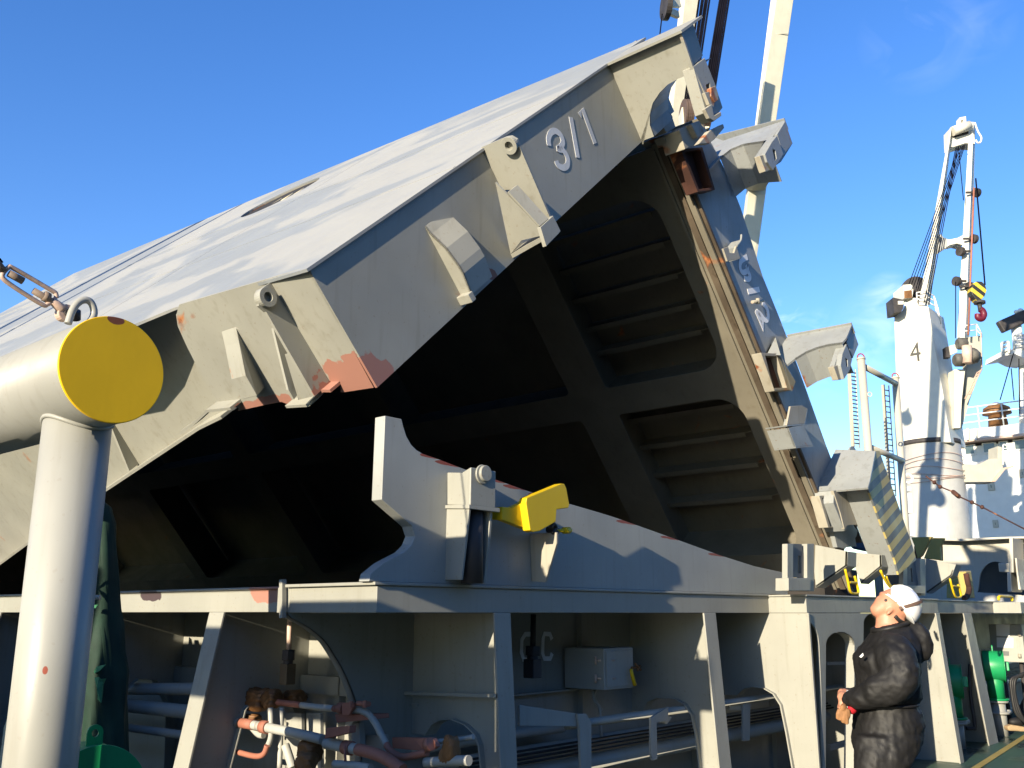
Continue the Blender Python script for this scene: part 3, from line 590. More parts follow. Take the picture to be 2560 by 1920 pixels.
# stays: web with arched cut-out, flange on the outboard edge
def stay(x, cut, sysn, outy_top=4.0, outy_bot=3.90, fw=.105, hole=None):
    cv_ = many(PX, sysn, cut, x) if cut else []
    pts = [V((x, wy, 1.6)), V((x, outy_top, 1.6)), V((x, outy_bot, 0.0))]
    if cv_:
        e = cv_[-1]; pts += [V((x, e.y, 0))] + list(reversed(cv_)) + [V((x, wy, cv_[0].z))]
    else: pts += [V((x, wy, 0))]
    g = G(); g.prism(pts, (.014, 0, 0)); s_ = obj('stay_web', g, M['grey'], co)
    g = G(); g.prism([V((x - fw / 2, outy_top, 1.602)), V((x + fw / 2, outy_top, 1.602)), V((x + fw / 2, outy_bot, 0)), V((x - fw / 2, outy_bot, 0))], (0, -.016, 0)); obj('stay_flange', g, M['grey'], s_, .003)
    if cv_:
        g = G()
        for a_, b_ in zip(cv_[:-1], cv_[1:]): g.prism([a_ - V((.04, 0, 0)), b_ - V((.04, 0, 0)), b_ + V((.06, 0, 0)), a_ + V((.06, 0, 0))], V((0, -.012, .004)))
        obj('cutout_rim', g, M['grey'], s_)
xA = 4.51; xB = 7.06
cutA = [(1575, 990), (1620, 920), (1680, 885), (1760, 878), (1850, 915), (1920, 980), (1950, 1060), (1965, 1217)]
stay(xA, cutA, 'S5', fw=.15)
cutB = [(930, 700), (960, 640), (1020, 615), (1130, 620), (1195, 655), (1240, 725), (1265, 850), (1290, 1056)]
stay(xB, cutB, 'G5', fw=.19)
cutC = [(1520, 600), (1560, 560), (1620, 545), (1690, 555), (1750, 590), (1795, 660), (1830, 830), (1870, 1056)]
stay(8.16, cutC, 'G5', YO, YO - .0, .03)
g = G(); g.bar(PX('S5', 1095, 690, xA - .06), PX('S5', 2070, 718, xA - .06), .03, .02); obj('web_stiffener', g, M['grey'], co)
# plate with two tall openings in the stepped-out part
def oval(s_, x0, y0, x1, y1, yv, n=8, rx=.5):
    out = []; w_ = (x1 - x0); r = w_ * rx
    for (cx, cy, a0) in ((x1 - r, y0 + r, 270), (x1 - r, y1 - r, 0), (x0 + r, y1 - r, 90), (x0 + r, y0 + r, 180)):
        for k in range(n + 1):
            t = R(a0 + 90 * k / n); p_ = PY(s_, cx + r * math.cos(t), cy + r * math.sin(t), yv); p_.z = max(p_.z, .06 + .0001 * k); out.append(p_)
    return out
yp = YO
edge = many(PY, 'S4', [(60, 225), (62, 395), (95, 460), (130, 500), (150, 560), (160, 640), (175, 1000), (190, 1659)], yp)
edge[0].z = 1.60; edge.append(V((edge[-1].x + .0, yp, 0.0)))
rt_ = many(PY, 'S4', [(1135, 1659), (1110, 380)], yp)
h1 = oval('S4', 215, 535, 452, 2050, yp, rx=.46)
h2 = oval('S4', 528, 380, 700, 2050, yp, rx=.46)
g = G(); g.prism([edge + [V((10.25, yp, 0)), V((10.25, yp, 1.60))], h1, h2], (0, .016, 0)); obj('opening_plate', g, M['grey'], co)
g = G()
for hh in (h1, h2):
    for a_, b_ in zip(hh, hh[1:] + hh[:1]): g.prism([a_, b_, b_ + V((0, .09, 0)), a_ + V((0, .09, 0))], V((0, 0, .006)))
obj('opening_rim', g, M['grey'], co)
for (a_, b_) in (((215, 792), (450, 800)), ((240, 1500), (465, 1440)), ((240, 1480), (400, 1430))):
    g = G(); g.bar(PY('S4', *a_, yp + .3), PY('S4', *b_, yp + .3) + EX * .5, .03, .03); obj('grab_bar', g, M['grey'], co)
# stays aft of the man
stay(10.24, None, 'D', YO, YO, .03)
stay(11.62, None, 'D', YO, YO - .1, .13)
g = G(); a_ = PY('G8', 320, 645, 3.8); b_ = PZ('G8', 515, 1545, 0); 
g.prism([a_ - EX * .16, a_ + EX * .16, b_ + EX * .12, b_ - EX * .28], (0, -.016, 0)); obj('raked_stay_flange', g, M['grey'], co, .003)
g = G(); g.prism([V((a_.x, wy, 1.6)), V((a_.x, 3.8, 1.6)), b_, V((b_.x, wy, 0))], (.014, 0, 0)); obj('raked_stay_web', g, M['grey'], co)
g = G(); g.box((14.55, 3.45, 1.602), (30, 3.8, 1.745)); obj('rail_step', g, M['grey'], co)
# front (transverse) part: rail, wall, stays
FX = 3.6
g = G(); g.box((3.5, 4.77, 1.602), (3.9, 4.9, 1.75)); g.box((FX, 4.9, 1.606), (4.35, 24, 1.745)); g.box((FX - .02, 4.9, 1.745), (4.36, 24, 1.760)); obj('front_rail', g, M['frail'], co, .004)
g = G(); g.bar(PX('D', 613, 1252, 3.47) + EY*.01, PX('D', 613, 1335, 3.47) + EY*.01, .03, .03); obj('rail_end_bar', g, M['grey'], co)
FWX = 4.35
g = G(); g.box((FWX, 4.80, 0), (FWX + .018, 24, 1.606)); obj('front_wall', g, M['grey'], co)
g = G(); g.bar((FWX - .03, 4.85, 1.12), (FWX - .03, 24, 1.12), .06, .12); 
for y in (5.05, 5.25): g.box((FWX - .06, y, 0), (FWX, y + .012, 1.6))
obj('front_stiffener', g, M['grey'], co)
def fstay(y, lean, fw=.17, cut=True):
    g = G(); pts = [V((FX, y, 1.606)), V((FX - lean, y, 0)), V((FX + .12, y, 0)), V((FX + .13, y, .62)), V((FX + .22, y, .98)), V((FX + .36, y, 1.10)), V((FX + .52, y, 1.08)), V((FX + .64, y, .9)), V((FX + .69, y, 0)), V((FWX, y, 0)), V((FWX, y, 1.606))]
    g.prism(pts, (0, .014, 0)); s_ = obj('front_stay_web', g, M['grey'], co)
    g = G(); g.prism([V((FX, y - fw / 2, 1.606)), V((FX, y + fw / 2, 1.606)), V((FX - lean, y + fw / 2, 0)), V((FX - lean, y - fw / 2, 0))], (-.016, 0, 0)); obj('front_stay_flange', g, M['grey'], s_, .003)
    g = G(); q = pts[2:8]
    for a_, b_ in zip(q[:-1], q[1:]): g.prism([a_ - V((0, .05, 0)), b_ - V((0, .05, 0)), b_ + V((0, .05, 0)), a_ + V((0, .05, 0))], (.01, 0, .004))
    obj('cutout_rim', g, M['grey'], s_)
fstay(5.68, .30); fstay(7.35, .32); fstay(9.2, .3)
# inner walls closing the hold
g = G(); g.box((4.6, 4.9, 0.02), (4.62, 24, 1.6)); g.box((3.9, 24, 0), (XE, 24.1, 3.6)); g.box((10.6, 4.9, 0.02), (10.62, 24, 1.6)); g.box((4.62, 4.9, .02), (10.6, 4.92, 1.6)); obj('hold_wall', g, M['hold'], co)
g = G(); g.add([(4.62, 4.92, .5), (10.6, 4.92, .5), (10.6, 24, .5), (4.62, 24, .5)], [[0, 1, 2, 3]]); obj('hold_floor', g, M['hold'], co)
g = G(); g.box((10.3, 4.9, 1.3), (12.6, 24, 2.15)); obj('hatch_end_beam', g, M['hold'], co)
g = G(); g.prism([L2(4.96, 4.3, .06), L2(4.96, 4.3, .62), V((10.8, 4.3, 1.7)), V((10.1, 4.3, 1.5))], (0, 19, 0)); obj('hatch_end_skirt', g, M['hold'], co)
g = G(); g.prism([V((3.7, 25.1, 1.6)), V((6.45, 25.1, 5.6)), V((9.7, 25.1, 1.6))], (0, .05, 0)); obj('end_light_screen', g, M['hold'], co)  # added screen that keeps light out at the far end of the panels
# stopper plate on the rail
gus = [zz('S7', *q) for q in ((208, 130), (345, 158), (360, 220), (385, 300), (425, 370), (470, 415), (520, 445), (650, 490), (870, 575), (1075, 642), (1400, 757), (1740, 862), (1990, 935))] + [zz('Q4', *q) for q in ((450, 578), (700, 667), (900, 740), (1050, 788), (1190, 818), (1190, 893), (1090, 890))]
gus += [zz('S7', 170, 1487), zz('S7', 75, 1470), zz('S7', 90, 1440), zz('S7', 200, 1350), zz('S7', 370, 1262), zz('S7', 430, 1200), zz('S7', 458, 1130), zz('S7', 432, 1045), zz('S7', 180, 825)]
gv = [onp(q, (0, 4.0, 0), EY) for q in gus]
for i in (18, 19, 20, 21): gv[i].z = 1.767
g = G(); g.prism(gv, (0, .085, 0)); stp_ = obj('stopper_plate', g, mat_paint('stopper_paint', (.36, .37, .345), .42, .07, 0, .08, primer=[(PY('S7', *q_, 4), (r_, .2, .014), REDP) for q_, r_ in (((600, 468), .10), ((760, 530), .16), ((1160, 668), .12), ((1320, 728), .16), ((1500, 790), .13))] + [(PY('Q4', *q_, 4), (.22, .2, .013), REDP) for q_ in ((520, 600), (700, 666), (900, 739))], speck=.3), co, .003)
# bracket pedestal on the stopper plate
xp_ = PY('S7', 722, 600, 4.0).x
g = G(); g.prism(many(PX, 'S7', [(722, 600), (845, 602), (920, 555), (915, 875), (722, 870)], xp_), (.22, 0, 0)); pd = obj('pedestal_head', g, M['grey'], co, .006)
c = PX('S7', 918, 560, xp_); yh = c.y
g = G(); g.disc(PY('S7', 1020, 612, yh), (0, -1, 0), .048, .03); g.disc(PY('S7', 1010, 618, yh), (0, -1, 0), .058, .012); obj('pivot_pin', g, M['grey'], pd, .004)
g = G(); g.prism(many(PX, 'S7', [(700, 872), (905, 866), (905, 902), (700, 900)], xp_ - .01), (.27, 0, 0)); obj('pedestal_collar', g, M['grey'], pd, .003)
g = G(); g.prism(many(PX, 'S7', [(718, 905), (905, 905), (885, 1100), (840, 1492), (700, 1492)], xp_), (.016, 0, 0)); obj('pedestal_plate', g, M['grey'], pd, .003)
g = G(); g.prism([V((xp_ + .2, 4, 2.21)), V((xp_ + .2, yh + .02, 2.21)), V((xp_ + .2, yh + .04, 2.0)), V((xp_ + .2, 4 - .12, 1.77)), V((xp_ + .2, 4, 1.77))], (.02, 0, 0)); obj('pedestal_plate', g, M['grey'], pd, .003)
g = G(); g.tube([(xp_ + .12, 3.9, 1.77), (xp_ + .12, 3.9, 2.2)], .065, 20); obj('pedestal_tube', g, M['dark'], pd)
xq = PY('S7', 1412, 1110, 4.0).x
g = G(); g.prism(many(PX, 'S7', [(1410, 1105), (1630, 1098), (1630, 1190), (1535, 1512), (1422, 1503)], xq), (.02, 0, 0)); obj('rest_plate', g, M['rustlight'], co, .003)
# yellow securing hook
hk = thing('securing_hook', 'bright yellow steel hook plate resting on the coaming stopper plate', 'hook', PY('S7', 1400, 1000, 3.8))
yk = 3.78
g = G(); g.prism(many(PY, 'S7', [(1385, 810), (1670, 693), (1695, 695), (1712, 730), (1738, 870), (1730, 895), (1632, 908), (1625, 1010), (1490, 1088), (1440, 1095), (1412, 1080), (1378, 850)], yk), (0, .06, 0)); obj('hook_plate', g, M['yellow'], hk, .004)
g = G(); g.prism(many(PY, 'S7', [(1180, 885), (1255, 892), (1350, 850), (1385, 815), (1412, 1080), (1180, 992)], yk + .055), (0, .05, 0)); obj('hook_arm', g, M['yellow'], hk, .004)
g = G(); g.prism([PY('S7', 1182, 885, yk + .055), PY('S7', 1182, 992, yk + .055), PY('S7', 1050, 990, 3.96), PY('S7', 1050, 900, 3.96)], (.03, .03, 0)); obj('hook_arm', g, M['yellow'], hk, .004)
g = G(); g.tube([PY('S7', 1620, 1085, yk + .05), PY('S7', 1750, 1080, yk + .05)], .012); g.tube([PY('S7', 1690, 1083, yk + .05), PY('S7', 1735, 1081, yk + .05)], .022); obj('hook_bolt', g, M['yellow'], hk)
g = G(); g.curve(many(PY, 'S7', [(1580, 1060), (1600, 1030), (1625, 1060), (1600, 1100), (1640, 1100)], yk + .03), .014); g.tube(many(PY, 'S7', [(1560, 1075), (1640, 1085)], yk + .06), .02); obj('hook_lashing', g, M['cable'], hk)

# ------------------------------------------------------------------ lashing pedestals on the stepped rail
def pedestal(frame, plates, x0, label, hand, shift=0):
    t = thing('lashing_pedestal', label, 'pedestal', (x0, YO, 1.76), 'lashing pedestals along the coaming rail')
    yf = YO - .01
    s_, o_, i_, = frame
    g = G(); g.prism(many(PY, s_, o_[0], yf), (0, .05, 0)); g.prism(many(PY, s_, o_[1], yf), (0, .10, 0)); g.prism(many(PY, s_, o_[2], yf - .02), (0, .12, 0)); obj('post_frame', g, M['grey'], t, .003)
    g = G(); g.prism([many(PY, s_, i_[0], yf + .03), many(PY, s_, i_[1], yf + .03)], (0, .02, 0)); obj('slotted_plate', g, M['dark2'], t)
    for s2, pl in plates:
        g = G(); x_ = PY(s2, *pl[0], YO + .25).x; v_ = many(PX, s2, pl, x_); g.prism(v_, (.02, 0, 0)); k_ = obj('cheek_plate', g, M['grey'], t, .003)
        g = G(); g.prism([v_[1], v_[2], v_[2] + EX * .22, v_[1] + EX * .22], (0, .02, 0)); g.prism([v_[2], v_[3], v_[3] + EX * .22, v_[2] + EX * .22], (0, .0, .02)); obj('cheek_flange', g, M['grey'], k_)
    for s2, pts in hand:
        g = G()
        for pl in pts: g.curve(many(PY, s2, pl, YO - .25), .012, 8, 4)
        obj('yellow_step', g, M['yellow'], t)
    return t
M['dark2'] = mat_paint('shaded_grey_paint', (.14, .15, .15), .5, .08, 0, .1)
pedestal(('Q4', [[(1190, 690), (1215, 690), (1215, 895), (1190, 895)], [(1275, 690), (1305, 690), (1305, 895), (1275, 895)], [(1195, 838), (1290, 838), (1290, 893), (1195, 893)]], [[(1214, 690), (1252, 692), (1274, 835), (1214, 835)], [(1235, 742), (1248, 742), (1250, 818), (1237, 818)]]),
         [('S3', [(150, 1035), (470, 1100), (465, 1245), (155, 1460), (140, 1300)]), ('S3', [(550, 1110), (805, 1135), (808, 1250), (600, 1420), (545, 1260)])], 8.6, 'pale lashing pedestal nearest the open covers, with a slotted plate and two flared cheeks',
         [('S3', [[(445, 1275), (470, 1380), (500, 1500), (575, 1510), (560, 1420), (540, 1345)], [(480, 1405), (550, 1410)]]), ('S3', [[(795, 1290), (850, 1400), (900, 1460)], [(850, 1350), (880, 1420), (910, 1450)]])])
pedestal(('S3', [[(1020, 1170), (1060, 1172), (1060, 1440), (1020, 1440)], [(1185, 1170), (1240, 1175), (1240, 1540), (1195, 1540)], [(1025, 1435), (1240, 1440), (1240, 1520), (1025, 1500)]], [[(1058, 1172), (1130, 1175), (1165, 1435), (1058, 1435)], [(1090, 1265), (1105, 1265), (1115, 1400), (1098, 1400)]]),
         [('S3', [(1240, 1170), (1540, 1230), (1500, 1340), (1250, 1515), (1240, 1400)])], 11.4, 'pale lashing pedestal just above the white helmet, with a slotted plate',
         [('S3', [[(1480, 1370), (1530, 1540), (1590, 1540), (1560, 1430)], [(1500, 1440), (1560, 1450)]])])
g = G(); g.prism(many(PY, 'S3', [(1640, 1300), (1690, 1290), (1730, 1560), (1640, 1560)], 3.9), (0, .25, 0)); o = obj('stowed_bracket', g, M['stripe'], None, .01, origin=(14.5, 3.9, 1.76)); tag(o, 'rusty yellow bracket standing on the far rail beside a curled hook', 'bracket')
g = G(); g.curve(many(PY, 'S3', [(1640, 1320), (1655, 1400), (1670, 1470), (1650, 1540), (1620, 1560)], 3.85), .035); o = obj('rusty_hook', g, M['rust'], None, origin=(14.3, 3.9, 1.76)); tag(o, 'rusty curled hook leaning on the yellow bracket on the far rail', 'hook')
g = G(); g.curve(many(PY, 'S3', [(1965, 1580), (1970, 1545), (2090, 1550), (2090, 1580)], 3.7), .02, 8, 3); o = obj('yellow_rail', g, M['yellow'], None, origin=(18, 3.7, 1.76)); tag(o, 'low yellow handrail hoop on the far coaming rail', 'handrail')
g = G(); g.disc(PY('S3', 1000, 1390, 3.9), (-1, -.3, 0), .13, .05); o = obj('round_cover', g, M['yellow'], None, .01, origin=(11, 3.9, 1.8)); tag(o, 'bright yellow round cover behind the lashing pedestal above the helmet', 'cover')
# ================================================================== FOREGROUND PIPE FRAME
cY = 3.30; cc = PY('D', 245, 798, cY); cr = (PY('D', 358, 798, cY) - PY('D', 133, 798, cY)).length / 2 * .995
fr = thing('pipe_frame', 'foreground pale pipe portal with a yellow end cap and a ring on top', 'frame', (cc.x, cc.y + .3, 0))
g = G(); g.tube([cc + V((0, .012, 0)), cc + V((0, 20, 0))], cr, 64); obj('cross_beam', g, M['pipe'], fr)
g = G(); g.disc(cc + V((0, .012, 0)), (0, -1, 0), cr + .002, .012, 96); obj('end_cap', g, M['cap'], fr, .003)
vx = PY('D', 148, 1000, cY + .22); vr = (PY('D', 222, 950, cY + .22) - PY('D', 71, 932, cY + .22)).length / 2
g = G(); g.tube([V((cc.x, cY + .24, 0)), V((cc.x, cY + .24, cc.z))], vr * .93, 64); obj('vertical_post', g, M['pipe'], fr)
g = G(); n_ = 48; vr2 = vr * .93
g.tube([V((cc.x + (vr2 + .0) * math.cos(t), cY + .24 + vr2 * math.sin(t), cc.z - math.sqrt(max(0, cr ** 2 - (vr2 * math.cos(t)) ** 2)) - .004)) for t in [2 * math.pi * k / n_ for k in range(n_ + 1)]], .009, 8); obj('weld_bead', g, M['pipe'], fr)
rc = PY('S6', 600, 610, cY + .12)
g = G(); g.curve(many(PY, 'S6', [(470, 690), (500, 600), (540, 545), (590, 525), (630, 545), (650, 600), (640, 650), (600, 700)], cY + .12), .0135, 12); rg = obj('ring', g, M['pipe'], fr)
# turnbuckle
tbY = cY + .16
tb = thing('turnbuckle', 'greasy tan turnbuckle shackled to the ring on the pipe frame', 'turnbuckle', PY('S6', 480, 610, tbY))
g = G(); a_, b_ = PY('S6', 440, 600, tbY), PY('S6', 510, 610, tbY)
g.prism([PY('S6', 410 + 58 * math.cos(t) + 50, 610 + 58 * math.sin(t), tbY) for t in [2 * math.pi * k / 20 for k in range(20)]], (0, .035, 0)); g.tube([PY('S6', 430, 590, tbY + .01), PY('S6', 360, 530, tbY + .01)], [.020, .015]); obj('jaw_end', g, M['tan'], tb, .004)
g = G(); g.disc(PY('S6', 465, 615, tbY), (0, -1, 0), .013, .012, 12); g.tube([PY('S6', 520, 600, tbY + .03), PY('S6', 520, 660, tbY + .05)], .02); obj('shackle_pin', g, M['dark'], tb)
g = G(); ax = [(20, 330), (395, 520)]; p_ = lambda x, y: PY('S6', x, y, tbY + .01)
g.curve([p_(20, 340), p_(60, 300), p_(100, 310), p_(350, 455), p_(385, 480), p_(390, 510)], .0085, 10); g.curve([p_(20, 340), p_(40, 395), p_(280, 550), p_(330, 555), p_(385, 515)], .0085, 10); obj('turnbuckle_body', g, M['tan'], tb)
g = G(); g.tube([p_(60, 340), p_(160, 395)], .0135, 16); g.tube([p_(230, 460), p_(400, 560)], .0125, 16); g.tube([p_(-60, 210), p_(30, 330)], [.010, .013], 16); g.tube([p_(300, 495), p_(340, 515)], .02, 6); obj('threaded_rod', g, M.setdefault('thread', mat_paint('greasy_thread', (.24, .18, .14), .6, .2, .1, .1, bump=.8)), tb)
g = G(); g.curve([p_(15, 270), p_(-30, 215), p_(-200, 20), p_(-900, -900), p_(-2600, -3200)], .006, 8, 3); obj('stay_wire', g, M['rope'], tb)

# ================================================================== PIPES, BOXES AND CLEATS UNDER THE RAIL
def prun(label, y, z, r, x0=4.0, x1=26, mat=None, cat='pipe', nm='deck_pipe', clamps=()):
    g = G(); g.tube([(x0, y, z), (x1, y, z)], r, 14); o = obj(nm, g, mat or M['pipe'], None, origin=(x0, y, z)); tag(o, label, cat, 'pipes running along under the coaming rail'); return o
def yz(s_, x, y, yy): p = PY(s_, x, y, yy); return p.z
q1 = PY('G5', 900, 725, 4.30); prun('upper grey pipe of the pair clamped to the pale brackets under the rail', 4.30, q1.z, .030, 5.55)
q2 = PY('G5', 900, 748, 4.22); prun('lower grey pipe of the pair clamped to the pale brackets under the rail', 4.25, q2.z + .02, .024, 5.55)
prun('thick grey pipe low behind the posts, lowest seen under the rail', 4.45, yz('G5', 900, 960, 4.45), .060, 4.7)
prun('middle grey pipe running behind the clamp posts under the rail', 4.60, yz('G5', 800, 845, 4.6), .035, 4.6)
prun('short grey pipe left of the sunlit bracket post under the rail', 4.62, yz('G5', 300, 815, 4.62), .040, 4.4, 5.9)
for k in range(4):
    yy = 4.36 + .03 * k; prun('thin black cable %s in the cable bundle under the rail' % ('nearest the camera', 'second from the outside', 'third from the outside', 'nearest the wall')[k], yy, yz('G5', 800, 905, 4.4) + .02 * k, .008, 4.6, 26, M['cable'], 'cable', 'cable_run')
def hanger(plate, post, y, label, s_='G5'):
    t = thing('pipe_bracket', label, 'bracket', PY(s_, *post[0], y), 'pipe brackets under the rail')
    g = G(); g.prism(many(PY, s_, post, y), (0, .02, 0)); obj('bracket_post', g, M['pipe'], t, .002)
    g = G(); g.prism(many(PY, s_, plate, y + .021), (0, .02, 0)); obj('bracket_arm', g, M['pipe'], t, .002)
    return t
hanger([(150, 660), (515, 715), (530, 795), (150, 790)], [(512, 715), (565, 715), (600, 765), (600, 1250), (540, 1250), (525, 800)], 4.18, 'sunlit cranked bracket post with a chamfered corner beside the electric box')
hanger([(1040, 725), (1110, 735), (1075, 780), (1040, 770)], [(975, 740), (1085, 670), (1080, 760), (1010, 770), (1015, 1000), (985, 1010), (975, 960)], 4.20, 'narrow bracket post clamping the pipe pair left of the arched web')
hanger([(1470, 650), (1605, 655), (1600, 690), (1470, 690)], [(1555, 650), (1600, 650), (1595, 885), (1555, 885)], 4.25, 'short bracket post hanging in the second arched opening')
# electric box
xb_ = PY('G5', 680, 430, 4.36).x
eb = thing('electric_box', 'shaded grey electric junction box with a yellow toggle lever', 'electric box', (xb_, 4.4, 1.1))
bl = PX('G5', 680, 305, xb_); bb_ = PX('G5', 680, 568, xb_); br = PY('G5', 860, 305, 4.36)
g = G(); g.box((xb_, 4.36, bb_.z), (br.x, 4.74, bl.z)); obj('box_body', g, M['pipe'], eb, .006)
g = G(); g.box((xb_ + .02, 4.352, bb_.z + .02), (br.x - .015, 4.359, bl.z - .02)); obj('box_door', g, M['pipe'], eb, .002)
for yy in (380, 495):
    g = G(); a_ = PX('G5', 640, yy, xb_ - .02); g.tube([a_, V((xb_ + .12, 4.345, a_.z))], .008); g.tube([a_ + V((0, .02, -.03)), a_ + V((0, .02, .03))], .008); obj('box_latch', g, M['tan'], eb)
g = G(); g.tube(many(PY, 'G5', [(848, 435), (855, 470), (872, 535)], 4.32), [.012, .014, .016]); obj('toggle_lever', g, M['yellow'], eb)
g = G(); g.tube([PY('G5', 850, 425, 4.33), PY('G5', 900, 425, 4.30)], .008); g.tube(many(PY, 'G5', [(875, 400), (910, 440)], 4.3), .008); g.tube(many(PY, 'G5', [(905, 410), (890, 445)], 4.3), .008); obj('wing_nut', g, M['rag'], eb)
g = G(); g.curve(many(PY, 'G5', [(625, 565), (615, 620), (650, 680), (655, 760), (665, 870)], 4.55), .012); g.curve(many(PY, 'G5', [(605, 565), (630, 640), (665, 690)], 4.6), .012); obj('box_cable', g, M['pipe'], eb)
# threaded cleats hanging from the rail
def cleat(cen, s_, f, v, label, k=1.0, m1='tan'):
    t = thing('hatch_cleat', label, 'cleat', f(s_, *cen[0], v), 'screw cleats hanging from the rail')
    p = [f(s_, *q, v) for q in cen]
    g = G(); g.tube([p[0], p[1]], .016 * k); obj('cleat_rod', g, M[m1], t)
    g = G(); g.tube([p[1], p[1] + (p[2] - p[1]) * .3], .045 * k, 6); g.tube([p[1] + (p[2] - p[1]) * .3, p[1] + (p[2] - p[1]) * .45], .032 * k, 12); obj('cleat_nut', g, M['dark'] if m1 == 'tan' else M['dark'], t, .003)
    a_, b_ = p[1] + (p[2] - p[1]) * .4, p[2]; w_ = .038 * k
    g = G(); g.box((a_.x - w_, a_.y - w_, b_.z), (a_.x + w_, a_.y + w_, a_.z)); obj('cleat_block', g, M['grease'] if m1 == 'tan' else M['dark'], t, .006)
cleat([(620, 175), (615, 400), (600, 640)], 'S5', PX, 3.95, 'rusty screw cleat hanging below the end of the front rail')
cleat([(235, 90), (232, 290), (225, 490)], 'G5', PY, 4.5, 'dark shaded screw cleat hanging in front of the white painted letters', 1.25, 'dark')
# ------------------------------------------------------------------ pipework at the front of the coaming
fp_ = thing('valve_pipework', 'cluster of pale pipes with salmon primer patches and greasy taped joints before the coaming', 'pipework', PX('S5', 700, 900, 3.9))
def fpipe(pts, x, r, mt='primed', nm='pipe_run'):
    g = G(); g.curve([PX('S5', a, b, x) for a, b in pts], r * .68, 16, 5); return obj(nm, g, M[mt], fp_)
def collar(c_, d_, x, r, mt='salmon', nm='pipe_collar'):
    g = G(); g.tube([PX('S5', *c_, x), PX('S5', *d_, x)], r * .72, 18); return obj(nm, g, M[mt], fp_)
XU, XL = 3.92, 3.80
fpipe([(275, 730), (480, 748)], XU, .030); fpipe([(460, 752), (560, 765), (700, 782)], XU, .029, 'salmon'); fpipe([(700, 782), (800, 795), (930, 805)], XU, .028); fpipe([(925, 805), (1060, 815)], XU, .029, 'salmon')
fpipe([(1040, 815), (1110, 820), (1170, 850), (1215, 910), (1250, 980), (1290, 1060)], XU, .030, 'pipe'); fpipe([(1285, 1050), (1330, 1110), (1400, 1140), (1480, 1130), (1570, 1108)], XU, .030, 'salmon')
collar((965, 800), (1000, 806), XU, .048); collar((1570, 1060), (1600, 1050), XU - .02, .05); 
g = G(); g.prism(many(PX, 'S5', [(980, 765), (1060, 765), (1060, 790), (1030, 850), (980, 850)], XU - .05), (.02, 0, 0)); g.tube(many(PX, 'S5', [(1045, 755), (1045, 800)], XU - .05), .012); g.tube(many(PX, 'S5', [(1140, 750), (1140, 800)], XU - .05), .014); g.tube(many(PX, 'S5', [(1090, 770), (1170, 775)], XU - .03), .016); obj('pipe_bracket', g, M['salmon'], fp_, .002)
g = G(); g.prism(many(PX, 'S5', [(930, 845), (1200, 848), (1205, 880), (945, 905)], XU), (.12, 0, 0)); obj('shelf_plate', g, M['salmon'], fp_, .003)
fpipe([(165, 895), (280, 905), (400, 925)], XL, .042); collar((280, 905), (370, 918), XL, .044); fpipe([(400, 925), (560, 955), (700, 985), (850, 1020)], XL, .044); collar((850, 995), (870, 1080), XL + .02, .018)
fpipe([(870, 1045), (980, 1068), (1110, 1090)], XL, .046); fpipe([(1090, 1088), (1180, 1110), (1280, 1150), (1400, 1230)], XL, .050, 'salmon'); collar((430, 930), (470, 938), XL, .055); collar((1000, 1072), (1050, 1082), XL, .056)
g = G(); g.prism(many(PX, 'S5', [(870, 940), (1035, 925), (1030, 975), (860, 1015)], XL - .06), (.05, 0, 0)); obj('strap_plate', g, M['salmon'], fp_, .003)
fpipe([(120, 1085), (260, 1105)], XL, .028); fpipe([(255, 1105), (380, 1135), (440, 1120), (465, 1060)], XL, .026, 'salmon'); fpipe([(465, 1070), (490, 1000), (490, 880), (487, 800)], XL + .02, .026); fpipe([(565, 800), (560, 950), (550, 1217)], XL + .1, .024); fpipe([(590, 1060), (620, 1150), (640, 1217)], XL + .1, .040); fpipe([(330, 900), (400, 980), (440, 990)], XL + .05, .03)
fpipe([(930, 1190), (1060, 1200), (1180, 1217)], XL, .035); fpipe([(1000, 1060), (1005, 1170)], XL - .04, .012, 'salmon')
fpipe([(1560, 1180), (1700, 1170), (1860, 1165)], XU, .04, 'pipe'); fpipe([(1640, 1035), (1780, 1022), (1890, 1000)], XU + .1, .02, 'pipe')
g = G(); g.prism(many(PX, 'S5', [(1490, 1040), (1520, 1010), (1610, 1010), (1640, 1070), (1610, 1090), (1530, 1080)], XU), (.03, 0, 0)); g.prism(many(PX, 'S5', [(1325, 1005), (1560, 1010), (1540, 1100), (1330, 1080)], XU + .12), (.04, 0, 0)); obj('flange_plate', g, M['salmon'], fp_, .004)
for (x0, x1) in ((735, 830), (595, 700)):
    g = G(); g.prism(many(PX, 'S5', [(x0, 835), (x1, 840), (x1 + 5, 1217), (x0, 1217)], XU + .25), (.03, 0, 0)); obj('support_plate', g, M['pipe'], fp_, .003)
g = G(); g.prism(many(PX, 'S5', [(1125, 985), (1260, 990), (1270, 1110), (1130, 1090)], XU + .2), (.05, 0, 0)); obj('support_plate', g, M['pipe'], fp_, .003); g = G(); g.prism(many(PX, 'S5', [(1045, 905), (1100, 905), (1110, 1060), (1050, 1060)], XU + .1), (.04, 0, 0)); obj('support_plate', g, M['pipe'], fp_, .003)
